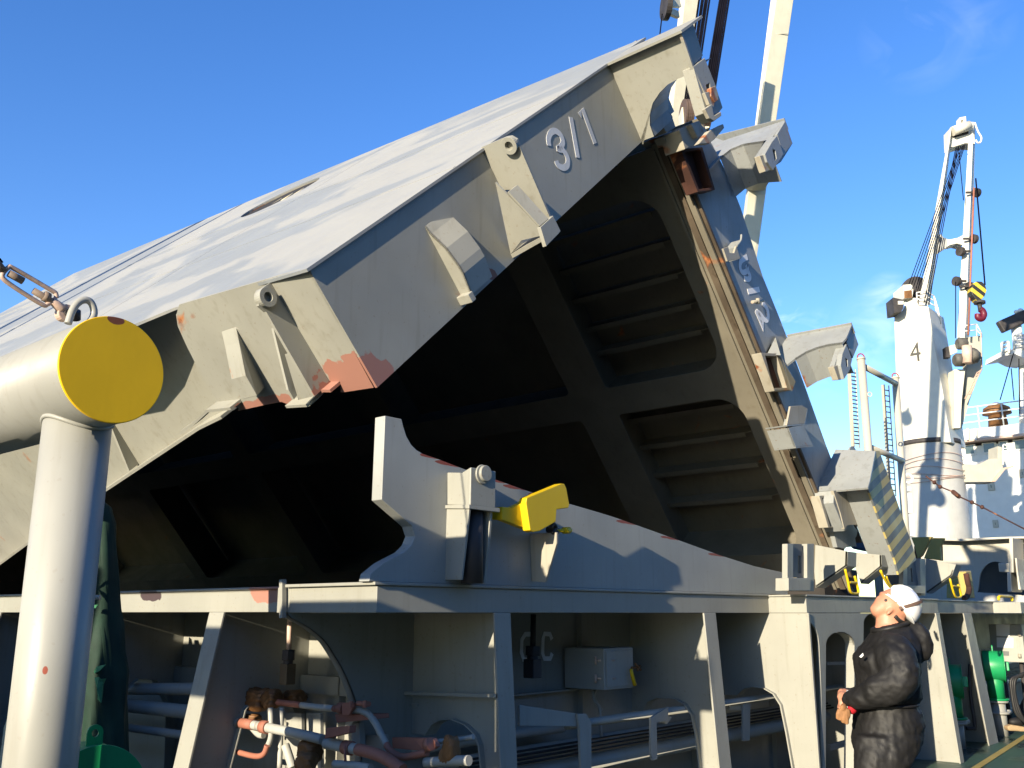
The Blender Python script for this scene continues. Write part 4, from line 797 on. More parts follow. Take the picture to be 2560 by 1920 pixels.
def lump(c_, sz, x, seed, mt='rag', nm='taped_joint', par=None, amp=.22):
    rnd = random.Random(seed); g = G(); cpt = PX('S5', *c_, x)
    g.ball((0, 0, 0), *sz, 40, 26); ph = [(rnd.uniform(3, 9), rnd.uniform(3, 9), rnd.uniform(3, 9), rnd.uniform(0, 6)) for _ in range(5)]
    for i, p in enumerate(g.v):
        u = V((p.x / sz[0], p.y / sz[1], p.z / sz[2])); d = sum(math.sin(a * u.x + b * u.y + c * u.z + e) for a, b, c, e in ph) / 5
        g.v[i] = V((max(-.8, min(.8, u.x)) * sz[0] * 1.2, max(-.8, min(.8, u.y)) * sz[1] * 1.2, max(-.8, min(.8, u.z)) * sz[2] * 1.2)) * (1 + amp * abs(d) * 2 - amp * .5) + cpt
    return obj(nm, g, M[mt], par or fp_)
lump((400, 745), (.07, .095, .072), XU, 1); lump((505, 735), (.055, .055, .055), XU, 2); lump((650, 720), (.05, .08, .04), XU + .15, 3); lump((350, 875), (.05, .09, .03), XL + .1, 4); lump((760, 1100), (.06, .075, .06), XL + .05, 5); lump((740, 1170), (.05, .07, .05), XL, 6); lump((1740, 1085), (.04, .04, .07), XU, 7); lump((1695, 1130), (.03, .03, .04), XU, 8)
# dim pipes in the dark bay left of the front stay
for i, (a_, b_, x, r) in enumerate((((720, 1170), (1180, 1170), 4.0, .045), ((760, 1270), (1150, 1310), 3.9, .05), ((720, 1400), (1100, 1450), 3.9, .03))):
    g = G(); p_, q_ = PX('S8', *a_, x), PX('S8', *b_, x); dd = (p_ - q_); g.tube([q_ - dd * .6, p_ + dd * 2.0], r, 16); o = obj('front_pipe', g, M['pipe'], None, origin=q_); tag(o, ('upper', 'middle', 'lowest')[i] + ' dim pipe in the dark bay left of the raked front stay', 'pipe', 'pipes in the dark front bay')
# ================================================================== GREEN VENTS
def vent(c, ax, label, zc=.91, R_=.165, pipe_m='pipe'):
    t = thing('ventilator', label, 'ventilator', (c.x, c.y, 0), 'green ventilator heads on deck pipes'); c = V((c.x, c.y, zc)); ax = V(ax).normalized()
    g = G(); g.tube([c - ax * .13, c + ax * .12], R_, 40); hd = obj('vent_head', g, M['green'], t, .004)
    g = G(); g.disc(c + ax * .12, ax, R_ + .012, .012, 40); obj('front_disc', g, M['green'], hd, .002)
    sx = ax.cross(EZ)
    g = G(); q = c + ax * .13; g.prism([q - sx * .05 + EZ * .06, q + sx * .05 + EZ * .06, q + sx * .07 - EZ * .06, q - sx * .07 - EZ * .06], ax * .06); obj('vent_flap', g, M['green'], hd, .01)
    g = G(); lt = [c - ax * .0 + sx * (.03 * math.cos(a)) + EZ * (R_ + .045 + .03 * math.sin(a)) for a in [math.pi * k / 10 for k in range(11)]]
    lt = [c + sx * .03 + EZ * (R_ - .01)] + lt + [c - sx * .03 + EZ * (R_ - .01)]
    ho = [c + sx * (.013 * math.cos(a)) + EZ * (R_ + .043 + .015 * math.sin(a)) for a in [2 * math.pi * k / 14 for k in range(14)]]
    g.prism([lt, ho], ax * .014); obj('lifting_eye', g, M['green'], hd)
    g = G(); g.tube([(c.x, c.y, zc - R_ - .22), (c.x, c.y, zc - .05)], .105, 30); g.tube([(c.x, c.y, zc - R_ - .245), (c.x, c.y, zc - R_ - .22)], .15, 30); obj('vent_neck', g, M['green'], t)
    g = G(); g.tube([(c.x, c.y, 0), (c.x, c.y, zc - R_ - .247)], .095, 30); g.tube([(c.x, c.y, zc - R_ - .275), (c.x, c.y, zc - R_ - .247)], .14, 30); g.tube([(c.x, c.y, .28), (c.x, c.y, .31)], .14, 30); g.tube([(c.x + .1, c.y - .06, .30), (c.x + .19, c.y - .1, .30)], .03, 12); obj('vent_pipe', g, M[pipe_m], t)
    return t
cv2 = PZ('G8', 520, 1480, 0); vent(PH('G8', 505, 990, 13.5), RT * .92 - HD * .4, 'green ventilator head in sun in front of the white switch box', .90, .20)
vent(PH('G8', 210, 1090, 12.3), RT * .92 - HD * .4, 'green ventilator head half in shade between the upright and the raked stay', .78, .20)
pv = PH('S8', 560, 1700, 3.95); vent(pv, (-.25, -.97, 0), 'green ventilator head with a lifting eye low behind the foreground post', 1.6 - (1683 - 1325) / 2109 * 3.95, .17)
# white switch box on posts
sb_ = PY('G8', 480, 715, 4.55); w0_ = sb_.x
sbx = thing('switch_box', 'pale switch box with two white paper notices at the right edge', 'switch box', (w0_, 4.5, .9))
tl, tr_, brr, bl_ = [PX('G8', *q, 15.8) for q in ((472, 715), (700, 722), (700, 985), (545, 955))]
g = G(); g.box((15.8, tr_.y, brr.z), (16.1, tl.y, tr_.z)); obj('box_body', g, M['pipe'], sbx, .01)
for q in ([(525, 720), (620, 722), (620, 805), (530, 800)], [(530, 812), (645, 815), (645, 885), (532, 880)]):
    g = G(); g.prism([PX('G8', *p_, 15.795) for p_ in q], (-.004, 0, 0)); obj('paper_notice', g, M['paper'], sbx)
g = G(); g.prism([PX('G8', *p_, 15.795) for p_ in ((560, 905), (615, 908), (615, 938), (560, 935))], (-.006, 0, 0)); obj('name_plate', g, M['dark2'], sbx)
for yy in (790, 940):
    g = G(); g.tube([PX('G8', 680, yy, 15.78), PX('G8', 700, yy, 15.78)], .03); obj('box_latch', g, M['rustlight'], sbx)
g = G(); g.tube([(15.95, tr_.y + .1, 0), (15.95, tr_.y + .1, brr.z)], .03); g.tube([(15.95, tl.y - .1, 0), (15.95, tl.y - .1, brr.z)], .03); obj('box_leg', g, M['dark'], sbx)
g = G()
for k in range(3): g.curve([PH('G8', 719 - k * 5, 1060 + 10 * k, 11.2), PH('G8', 660 - k * 14, 1100, 11.2), PH('G8', 655 - k * 10, 1200, 11.2), PH('G8', 690 - k * 14, 1330, 11.2), PH('G8', 730, 1400, 11.2)], .018)
tag(obj('hose_loop', g, M['cable'], None, origin=PH('G8', 690, 1330, 11.2)), 'dark rubber hoses looping down at the right edge under the switch box', 'hose')
g = G(); g.curve([PH('G8', 345, 995, 12.6), PH('G8', 350, 1200, 12.6), PH('G8', 380, 1420, 12.6), PH('G8', 365, 1440, 12.6), PH('G8', 320, 1440, 12.6)], .022); tag(obj('drain_pipe', g, M['dark'], None, origin=PH('G8', 345, 1440, 12.6)), 'thin black drain pipe bent at the foot between the two green ventilators', 'pipe')
g = G(); g.tube([PY('G8', 120, 742, 4.6), PY('G8', 300, 742, 4.6)], .015); g.ball(PY('G8', 250, 740, 4.55), .035); tag(obj('grab_bar', g, M['pipe'], None, origin=PY('G8', 250, 740, 4.6)), 'short bar with a round knob in the dark bay above the shaded ventilator', 'bar')
# ================================================================== GREEN CANVAS HANGING AT LEFT
rnd = random.Random(3)
cl = G(); cen = PH('D', 213, 1350, 5.0); n_ = 36; rings = []
prof_ = [(1080, .02), (1095, .06), (1130, .075), (1250, .08), (1350, .095), (1450, .12), (1560, .11), (1700, .12), (1900, .13)]
for y_, r_ in prof_:
    c_ = PH('D', 213 + (y_ - 1080) * .02, y_, 5.0); rings.append([c_ + V((math.cos(a), math.sin(a), 0)) * r_ * (1 + .13 * math.sin(5 * a + y_ * .013) + .07 * math.sin(11 * a + y_ * .03)) for a in [2 * math.pi * k / n_ for k in range(n_)]])
cl.loft(rings); cvt = obj('canvas_cover', cl, M['canvas'], None, origin=(cen.x, cen.y, 0)); tag(cvt, 'dark green canvas wrapped around a column behind the foreground post', 'cover')
M['canvas2'] = mat_paint('canvas_flap_cloth', (.06, .24, .12), .8, .2, 0, 0, bump=.6, nscale=7)
for s_i, pl in enumerate(([(545, 380), (585, 378), (555, 430), (550, 480), (535, 530), (555, 570), (530, 590), (520, 520)], [(515, 630), (560, 655), (610, 645), (590, 670), (550, 680), (515, 665)], [(580, 1060), (600, 1030), (655, 1018), (620, 1055), (585, 1075)], [(585, 1100), (610, 1095), (640, 1130), (635, 1200), (625, 1255), (605, 1235), (600, 1170)], [(610, 1110), (655, 1105), (640, 1140)])):
    g = G(); pts = [PH('S8', a, b, 4.83 - .03 * math.sin(a * .05 + b * .03)) for a, b in pl]; g.prism(pts, HD * .006); obj('torn_flap', g, M['canvas2'], cvt)
g = G(); g.tube([PH('S8', 480, 605, 4.7), PH('S8', 620, 603, 4.7)], .012); obj('lashing_bar', g, M['pipe'], cvt)
# raked leg behind the foreground post
g = G(); g.prism(many(PX, 'Q3', [(340, 950), (350, 960), (440, 1659), (500, 2200), (280, 2200), (290, 1400)], 3.35), (.02, 0, 0)); lg2 = obj('raked_leg', g, M['grey'], None, .003, origin=PX('Q3', 440, 2200, 3.35)); tag(lg2, 'raked grey steel leg half hidden behind the foreground post', 'leg')
g = G(); g.prism(many(PX, 'Q3', [(345, 960), (362, 960), (410, 1300), (450, 1659), (510, 2200), (470, 2200), (400, 1640), (350, 1160)], 3.32), (.03, 0, 0)); obj('leg_flange', g, M['grey'], lg2, .002)

# unseen portal and two boxes, added to cast shade across the coaming
f2 = thing('pipe_frame', 'second pale pipe portal further forward, unseen, added to throw shade bands', 'frame', (-1.4, 3.5, 0))
g = G(); g.tube([(-1.4, 4.35, 2.58), (-1.4, 23, 2.58)], .22, 32); obj('cross_beam', g, M['pipe'], f2)
g = G(); g.tube([(-1.4, 6.8, 0), (-1.4, 6.8, 2.5)], .15, 32); obj('vertical_post', g, M['pipe'], f2)
lk = thing('shade_blocker', 'tall unseen grey locker forward of the hatch, outside the picture', 'blocker', (-1.0, 3.6, 0))
g = G(); g.box((-1.1, 3.43, 0), (-.3, 4.30, 2.66)); obj('blocker_body', g, M['grey'], lk, .01)
g = G(); g.box((-1.06, 3.42, .1), (-.34, 3.429, 2.5)); obj('blocker_panel', g, M['grey'], lk, .005)
lk2 = thing('shade_blocker', 'wide unseen grey locker forward of the hatch, outside the picture', 'blocker', (-1.0, 7, 0))
g = G(); g.box((-1.1, 5.35, 0), (-.3, 11, 2.58)); obj('blocker_body', g, M['grey'], lk2, .01)
g = G(); g.box((-1.115, 5.6, .1), (-1.105, 7, 2.4)); obj('blocker_panel', g, M['grey'], lk2, .003)
# ================================================================== MAST POSTS
def post(depth, a_, b_, r, label, sysn='G4', cap=True):
    t = thing('vent_post', label, 'post', PH(sysn, *b_, depth), 'pale tube posts beyond the hatch'); p, q = PH(sysn, *a_, depth), PH(sysn, *b_, depth); q = V((p.x + (q.x - p.x), p.y + (q.y - p.y), 1.0))
    g = G(); g.tube([p, q], r, 28); g.tube([p - EZ * .03, p + EZ * .01], r * 1.12, 28); obj('post_tube', g, M['crane2'], t)
    g = G(); e_ = [p + RT * (r * .9 * math.cos(u)) + EZ * (.02 + r * 1.0 * math.sin(u)) for u in [math.pi * k / 8 for k in range(9)]]; g.tube(e_, .014, 8); obj('lifting_eye', g, M['redp'], t)
    return t
M['crane2'] = mat_paint('mast_paint', (.50, .48, .40), .45, .05, .0, .08); M['redp'] = mat_paint('red_paint', (.35, .05, .05), .5, .1, 0, 0)
pA = post(20, (1080, 470), (1130, 1270), .085, 'pale tube post with a red lifting eye, nearer of the two beyond the striped arm')
pB = post(22, (1378, 635), (1410, 1659), .085, 'pale tube post with a red lifting eye, farther one beside the crane tower')
g = G(); g.tube([PH('G4', 1115, 545, 20.1), PH('G4', 1385, 690, 22)], .065, 20); tag(obj('tie_beam', g, M['crane2'], None, origin=PH('G4', 1115, 545, 20)), 'upper grey tube joining the tops of the two pale posts', 'beam')
g = G(); g.tube([PH('G4', 1165, 1240, 20.1), PH('G4', 1440, 1355, 22)], .065, 20); tag(obj('tie_beam', g, M['crane2'], None, origin=PH('G4', 1165, 1240, 20)), 'lower grey tube joining the two pale posts above the striped arm', 'beam')
g = G(); c_ = PH('G4', 1155, 780, 19.7); g.ring(c_, HD, .035, .055, .02); tag(obj('guide_ring', g, M['crane2'], None, origin=c_), 'small ring welded to the nearer pale post', 'ring')
def ladder(x0, x1, y0, y1, xs, ys, depth, label, mt):
    t = thing('ladder', label, 'ladder', PH('G4', x0, y0, depth), 'ladders beside the pale posts')
    a0, a1 = PH('G4', xs, ys, depth), PH('G4', x1, y1, depth); w_ = .075
    for k in (-1, 1):
        g = G(); g.tube([a0 + RT * w_ * k + HD * .05 * k, a1 + RT * w_ * k + HD * .05 * k], .014, 8); obj('rail', g, M[mt], t)
    n_ = 20
    for k in range(1, n_):
        p = a0.lerp(a1, k / n_); g = G(); g.tube([p - RT * w_ - HD * .05, p + RT * w_ + HD * .05], .014, 6); obj('rung', g, M['dark'], t)
    g = G(); g.bar(a0 - RT * .10, a1 - RT * .10, .05, .03, HD); obj('side_strip', g, M['crane2'], t)
ladder(0, 1045, 0, 1240, 1010, 560, 20.3, 'thin ladder with dark rungs left of the nearer pale post', 'crane2'); ladder(0, 1362, 0, 1659, 1300, 700, 22.5, 'thin dark ladder left of the farther pale post', 'dark')
# ================================================================== NEAR CRANE JIB
def boxleg(par, name, s_, top, bot, X, mt):
    r_ = []
    for (y, l, m_, r) in (top, bot):
        A = PX(s_, m_, y, X); B = PX(s_, l, y, X); C_ = PY(s_, r, y, A.y); r_.append([A, B, B + (C_ - A), C_])
    g = G(); g.loft(r_); g.sm = [False] * len(g.sm); return obj(name, g, M[mt], par, .02)
jb = thing('crane_jib', 'raised grey twin-legged crane jib rising behind the peak of the open covers', 'crane jib', PX('S1', 1000, 1580, 26))
def jleg(nm, top, bot, d0):
    r_ = []
    for (y, l, m_, r) in (top, bot):
        A = PH('S1', m_, y, d0); B = PH('S1', l, y, d0 + .30); C_ = PH('S1', r, y, d0 + .27); r_.append([A, B, B + (C_ - A), C_])
    g = G(); g.loft(r_); g.sm = [False] * len(g.sm); return obj(nm, g, M['jib'], jb, .02)
jleg('jib_leg', (-260, 1160, 1215, 1365), (1580, 930, 946, 1100), 28); jleg('jib_leg', (-260, 372, 415, 548), (4500, -150, -120, -20), 28)
jleg('jib_foot', (1555, 930, 948, 1103), (4500, 560, 580, 700), 28.4)
g = G(); b0 = PH('S1', 230, 4450, 28.3); ce_ = V((b0.x, b0.y, 0)); g.tube([ce_, ce_ + EZ * (b0.z - .4)], 1.3, 40); g.box((ce_.x - 2.2, ce_.y - 1.6, b0.z - .6), (ce_.x + 2.2, ce_.y + 1.6, b0.z + .3)); obj('jib_pedestal', g, M['jib'], jb, .02)
g = G(); g.prism(smooth(many(PH, 'S1', [(820, 1520), (900, 1490), (1000, 1420), (1060, 1380)], 27.8), 5) + many(PH, 'S1', [(1125, 1400), (1113, 1575), (1000, 1578)], 27.8), HD * .6); obj('jib_gusset', g, M['jib'], jb)
for (y_, a_, b_) in ((300, 1120, 1285),): 
    g = G(); g.tube([PH('S1', a_ + 30, y_ - 10, 28.05), PH('S1', b_, y_ - 5, 28.22)], .012, 6); obj('weld_line', g, M['jib'], jb)
for grp, (xs, xe, ye) in enumerate((([510, 535, 545, 565, 580, 600], [375, 392, 405, 420, 437, 455], 960), ([690, 705, 722, 738, 750, 768], [512, 530, 548, 562, 580, 598], 1080))):
    for a_, b_ in zip(xs, xe):
        g = G(); p, q = PH('S1', a_, 0, 24), PH('S1', b_, ye, 24); g.tube([q, q + (p - q) * 1.3], .030, 6); tag(obj('wire_rope', g, M['rope'], None, origin=q), ('dark hoist rope of the left bundle between the jib legs', 'dark hoist rope of the right bundle between the jib legs')[grp], 'rope', ('hoist ropes of the left bundle', 'hoist ropes of the right bundle')[grp])
sh = thing('sheave_block', 'left rusty sheave block at the foot of the hoist ropes', 'sheave block', PH('S1', 410, 1080, 23.9), 'sheave blocks under the hoist ropes')
for k, x in enumerate((375, 395, 412, 430)):
    g = G(); c_ = PH('S1', x, 990, 23.9); g.disc(c_ - RT * .02, RT + HD * .1, .42, .05, 28); obj('sheave', g, M['brown'], sh)
g = G(); g.prism(many(PH, 'S1', [(360, 930), (372, 925), (385, 1090), (360, 1095)], 23.8), HD * .5); g.prism(many(PH, 'S1', [(430, 940), (445, 940), (460, 1080), (430, 1085)], 23.8), HD * .5); obj('block_cheek', g, M['jib'], sh)
sh = thing('sheave_block', 'right rusty sheave block at the foot of the hoist ropes', 'sheave block', PH('S1', 560, 1080, 23.9), 'sheave blocks under the hoist ropes')
for k, x in enumerate((535, 555, 575)):
    g = G(); c_ = PH('S1', x, 1010, 23.9); g.disc(c_ - RT * .02, RT + HD * .1, .45, .05, 28); obj('sheave', g, M['brown'], sh)
g = G(); g.prism(many(PH, 'S1', [(520, 900), (540, 900), (600, 1100), (560, 1115), (515, 980)], 23.7), HD * .3); obj('block_cheek', g, M['jib'], sh)
ls_ = thing('lead_sheave', 'small dark sheave on two pale arms beside the left jib leg at the top edge', 'sheave', PH('S1', 210, 60, 25))
g = G(); g.disc(PH('S1', 205, 50, 25), RT + HD * .15, .42, .16, 28); obj('sheave', g, M['dark'], ls_)
g = G(); g.bar(PH('S1', 235, 25, 25), PH('S1', 335, 30, 25.4), .12, .25); g.bar(PH('S1', 240, 95, 25), PH('S1', 325, 130, 25.4), .12, .2); obj('sheave_arm', g, M['jib'], ls_)
g = G(); p, q = PH('S1', 192, 120, 25), PH('S1', 168, 330, 25); g.tube([p, p + (q - p) * 3], .02, 6); tag(obj('wire_rope', g, M['rope'], None, origin=p), 'single wire dropping from the small dark sheave at the top', 'rope')
# ================================================================== CRANE NO. 4
DC = 50.0
c4 = thing('deck_crane', 'white deck crane with the number 4 on its tower and a raised jib', 'crane', (PH('D', 2013, 1160, DC).x, PH('D', 2013, 1160, DC).y, 0))
ctr = PH('D', 2013, 1010, DC); rC = (PH('D', 2075, 1010, DC) - PH('D', 1952, 1010, DC)).length / 2
def ringz(z_, r, n=48): return [V((ctr.x + r * math.cos(2 * math.pi * k / n), ctr.y + r * math.sin(2 * math.pi * k / n), z_)) for k in range(n)]
zr = PH('D', 2013, 960, DC).z
g = G(); g.loft([ringz(0, rC * 1.06), ringz(zr - .05, rC * 1.0)]); obj('tower_column', g, M['craneg'] if 'craneg' in M else M.setdefault('craneg', mat_paint('crane_column_paint', (.46, .46, .43), .45, .05, 0, .08)), c4)
g = G(); g.loft([ringz(zr - .12, rC * 1.02), ringz(zr + .12, rC * 1.02)]); obj('slewing_ring', g, M['dark'], c4)
X4 = ctr.x - rC * .8
hp = [('G7', 112, 596), ('G7', 68, 200), ('G6', 165, 1400), ('G6', 145, 762), ('G6', 225, 742), ('G6', 250, 690), ('G6', 250, 605), ('G6', 370, 598), ('G6', 388, 655), ('G6', 402, 680), ('G6', 500, 690), ('G6', 665, 1659), ('G7', 740, 480), ('G7', 760, 585)]
fa = [PX(*q, X4) for q in hp]
# the house is a tapered box: front face from the photo, rear face straight behind it
rear = [V((p.x + 2.6, p.y, p.z)) for p in fa]
g = G(); g.loft([fa, rear]); g.sm = [False] * len(g.sm); hs4 = obj('crane_house', g, M['crane'], c4, .03)
o_ = PX('G6', 318, 1268, X4); tx = text('tower_number', '4', o_, -EY, EZ, 1.5, M['letterd'], hs4, .02, .8)
g = G(); q_ = PY('G6', 640, 1410, fa[11].y - .01); g.prism([PY('G6', *q, fa[11].y + .25) for q in ((640, 1410), (720, 1450), (722, 1475), (642, 1435))], (0, -.03, 0)); obj('nameplate', g, M['tan'], hs4)
g = G(); g.prism(many(PH, 'G6', [(135, 595), (245, 620), (245, 700), (225, 742), (148, 755)], DC - 1.4), HD * 1.0); obj('top_gear', g, M['dark'], c4); 
g = G(); g.prism(many(PH, 'G6', [(188, 632), (245, 632), (245, 668), (190, 668)], DC - 1.45), HD * .4); obj('gear_cover', g, M['crane'], c4)
g = G(); g.prism(many(PH, 'G6', [(240, 465), (330, 458), (345, 520), (335, 600), (250, 605)], DC - 1.2), HD * 1.4); hd_ = obj('head_block', g, M['crane'], c4)
g = G(); g.prism(many(PH, 'G6', [(250, 530), (325, 520), (330, 600), (252, 605)], DC - 1.25), HD * -.02); obj('head_opening', g, M['rag'], hd_)
g = G(); c_ = PH('G6', 345, 535, DC - .6); g.disc(c_, RT + HD * .7, .85, .3, 30); obj('sheave', g, M['dark'], hd_)
jl = thing('crane_jib', 'white twin-legged jib of the deck crane ending in a sheave head', 'crane jib', PH('S2', 780, 1520, DC))
def leg4(s_, top, bot, d0, mt='crane'):
    r_ = []
    for (y, l, m_, r) in (top, bot):
        A = PH(s_, m_, y, d0); B = PH(s_, l, y, d0 + .15); C_ = PH(s_, r, y, d0 + .5); r_.append([A, B, B + (C_ - A) , C_])
    g = G(); g.loft(r_); g.sm = [False] * len(g.sm); return obj('jib_leg', g, M[mt], jl, .02)
leg4('S2', (180, 700, 712, 722), (1310, 500, 545, 575), DC - 1.5); leg4('S2', (140, 825, 852, 866), (1520, 746, 800, 826), DC - 1.2)
g = G(); g.prism(many(PH, 'S2', [(700, 182), (840, 145), (852, 140), (862, 280), (800, 275), (722, 300), (705, 300)], DC - 1.1), HD * .8); hdj = obj('jib_head', g, M['crane'], jl, .02)
g = G(); g.prism(many(PH, 'S2', [(722, 200), (820, 172), (820, 215), (722, 240)], DC - 1.14), HD * .03); obj('head_sheaves', g, M['dark'], hdj)
g = G(); g.tube([PH('S2', 718, 200, DC - 1.4), PH('S2', 828, 162, DC - 1.4)], .27, 16); obj('head_pipe', g, M['crane'], hdj)
g = G(); g.prism([many(PH, 'S2', [(762, 112), (803, 104), (806, 150), (762, 160)], DC - 1.0), many(PH, 'S2', [(773, 128), (786, 125), (786, 148), (775, 150)], DC - 1.0)], HD * .4); obj('head_lug', g, M['crane'], hdj)
g = G(); g.curve(many(PH, 'S2', [(860, 145), (880, 200), (902, 240), (895, 270), (878, 272), (866, 255)], DC - 1.3), .05, 8); obj('head_cable', g, M['white'], hdj)
g = G(); g.prism(many(PH, 'S2', [(640, 855), (670, 885), (700, 890), (750, 880), (785, 862), (785, 925), (745, 915), (700, 925), (660, 950), (620, 980)], DC - 1.0), HD * .7); obj('cross_brace', g, M['crane'], jl)
for k in range(4): 
    g = G(); g.bar(PH('S2', 628 + k * 14, 870 + k * 4, DC - 1.05), PH('S2', 628 + k * 14, 975 - k * 9, DC - 1.05), .08, .08); obj('brace_rib', g, M['craneg'], jl)
for (x, y) in ((862, 590), (845, 885), (820, 1190), (760, 965), (735, 1155)):
    g = G(); c_ = PH('S2', x, y, DC - 1.4); g.disc(c_, RT + HD * .4, .26, .2, 16); g.bar(c_, c_ - RT * (.5 if x > 800 else -.6), .1, .1); obj('guide_sheave', g, M['dark'], jl)
ends = [((740, 300), (535, 1300)), ((747, 300), (550, 1300)), ((755, 295), (565, 1300)), ((762, 295), (440, 1175)), ((772, 292), (455, 1180)), ((782, 290), (470, 1190)), ((790, 288), (485, 1200)), ((798, 286), (495, 1215)), ((757, 310), (788, 640))]
for a_, b_ in ends:
    g = G(); g.tube([PH('S2', *a_, DC - 1.7), PH('S2', *b_, DC - 1.7)], .022, 6); tag(obj('luffing_wire', g, M['rope'], None, origin=PH('S2', *b_, DC - 1.7)), 'thin luffing wire strung from the head of the white crane jib', 'rope', 'wires of the white crane jib')
g = G(); g.tube([PH('S2', 866, 500, DC - 1.8), PH('S2', 925, 1180, DC - 1.8)], .04, 6); tag(obj('hoist_wire', g, M['rope'], None, origin=PH('S2', 925, 1180, DC - 1.8)), 'single slanting wire carrying the yellow and black hook block', 'rope')
g = G(); g.tube([PH('S2', 738, 1160, DC - 1.8), PH('S2', 738, 1520, DC - 1.8)], .025, 6); tag(obj('hoist_wire', g, M['rope'], None, origin=PH('S2', 738, 1520, DC - 1.8)), 'thin vertical wire left of the right jib leg of the white crane', 'rope')
g = G(); g.tube([PH('S2', 855, 560, DC - 1.6), PH('S2', 818, 1500, DC - 1.6)], .05, 6); tag(obj('jib_hose', g, M['salmon'], None, origin=PH('S2', 818, 1500, DC - 1.6)), 'pinkish hose running down the right leg of the white crane jib', 'hose')
hb = thing('hook_block', 'yellow and black striped crane hook block with a maroon hook', 'hook block', PH('S2', 888, 1220, DC - 1.9))
p0_, p1_ = PH('S2', 835, 1270, DC - 1.9), PH('S2', 860, 1240, DC - 1.9)
bm_ = banded('hook_block_stripes', (.62, .47, .05), (.02, .02, .02), (p1_ - p0_), (PH('S2', 0, 40, DC) - PH('S2', 0, 0, DC)).length, .3)
g = G(); g.prism(many(PH, 'S2', [(835, 1215), (850, 1170), (875, 1155), (908, 1157), (928, 1178), (938, 1215), (925, 1250), (892, 1287), (872, 1278), (845, 1245)], DC - 2.0), HD * .5); obj('block_shell', g, bm_, hb, .05)
g = G(); g.tube([PH('S2', 890, 1285, DC - 1.8), PH('S2', 891, 1300, DC - 1.8)], .3, 10); g.tube([PH('S2', 889, 1300, DC - 1.8), PH('S2', 897, 1345, DC - 1.8)], .12, 8); obj('swivel', g, M['dark'], hb)
g = G(); g.curve(many(PH, 'S2', [(893, 1335), (908, 1345), (918, 1368), (910, 1390), (895, 1396), (880, 1385), (880, 1368)], DC - 1.8), .17, 10); obj('hook', g, M.setdefault('maroon', mat_paint('maroon_paint', (.14, .012, .03), .45, .1, 0, 0)), hb)
# jib foot: winches, platform, ladder
g = G(); g.prism(many(PH, 'G6', [(775, 1340), (885, 1340), (850, 1659), (835, 1950), (775, 1950)], DC - 1.5), HD * .8); obj('foot_strut', g, M['crane'], jl, .02)
g = G(); g.prism(many(PH, 'G6', [(920, 1005), (1055, 990), (1055, 1330), (930, 1660), (850, 1950), (815, 1950), (880, 1650), (900, 1370), (905, 1100)], DC - .9), HD * .5); obj('platform_plate', g, M['crane2'], jl)
for (cx, cy, r, ax) in ((848, 1075, 62, RT), (825, 1245, 68, RT), (950, 1200, 80, RT + HD)):
    g = G(); c_ = PH('G6', cx, cy, DC - 1.9); ax = ax.normalized(); rr_ = (PH('G6', cx + r, cy, DC) - PH('G6', cx, cy, DC)).length
    g.tube([c_ - ax * rr_ * .8, c_ - ax * rr_ * .5, c_ + ax * rr_ * .5, c_ + ax * rr_ * .8], [rr_ * .75, rr_, rr_, rr_ * .7], 9); obj('winch', g, M.setdefault('winch', mat_paint('tarred_winch', (.10, .095, .085), .6, .3, .05, 0)), jl)
g = G(); g.tube([PH('G6', 900, 1100, DC - 2.2), PH('G6', 905, 1280, DC - 2.2)], .25, 14); obj('winch_drum', g, M['tan'], jl)
g = G(); g.prism(many(PH, 'G6', [(682, 1110), (720, 1100), (735, 1215), (690, 1215)], DC - 1.6), HD * .4); obj('winch_motor', g, M['dark'], jl); g = G(); g.prism(many(PH, 'G6', [(720, 1098), (790, 1080), (800, 1160), (735, 1190)], DC - 1.7), HD * .6); obj('winch_arm', g, M['crane'], jl)
g = G()
def railing(g, s_, tops, base_, d, r=.03, mids=1):
    for a_, b_ in zip(tops[:-1], tops[1:]): g.tube([PH(s_, *a_, d), PH(s_, *b_, d)], r, 6)
    for a_, b_ in zip(tops, base_): g.tube([PH(s_, *a_, d), PH(s_, *b_, d)], r, 6)
    for m_ in range(1, mids + 1):
        k = m_ / (mids + 1)
        for (a_, b_), (c_, e_) in zip(zip(tops[:-1], tops[1:]), zip(base_[:-1], base_[1:])): g.tube([PH(s_, a_[0] + (c_[0] - a_[0]) * k, a_[1] + (c_[1] - a_[1]) * k, d), PH(s_, b_[0] + (e_[0] - b_[0]) * k, b_[1] + (e_[1] - b_[1]) * k, d)], r, 6)
railing(g, 'G6', [(870, 890), (1000, 872), (1050, 960)], [(878, 1000), (1003, 995), (1055, 1010)], DC - 1.4); obj('platform_rail', g, M['white'], jl)
g = G(); railing(g, 'G6', [(380, 545), (480, 530), (560, 580), (600, 700)], [(385, 640), (495, 690), (580, 740), (630, 870)], DC - 1.6, .03, 2); obj('roof_rail', g, M['white'], c4)
g = G()
for (a_, b_) in (((1055, 1335), (930, 1600)), ((1010, 1370), (880, 1650)), ((1045, 960), (1055, 1320))): g.tube([PH('G6', *a_, DC - 1.5), PH('G6', *b_, DC - 1.5)], .04, 6)
for k in range(8): g.tube([PH('G6', 1052 - k * 15, 1345 + k * 33, DC - 1.5), PH('G6', 1008 - k * 16, 1378 + k * 33, DC - 1.5)], .03, 6)
obj('platform_ladder', g, M['tan'], jl)
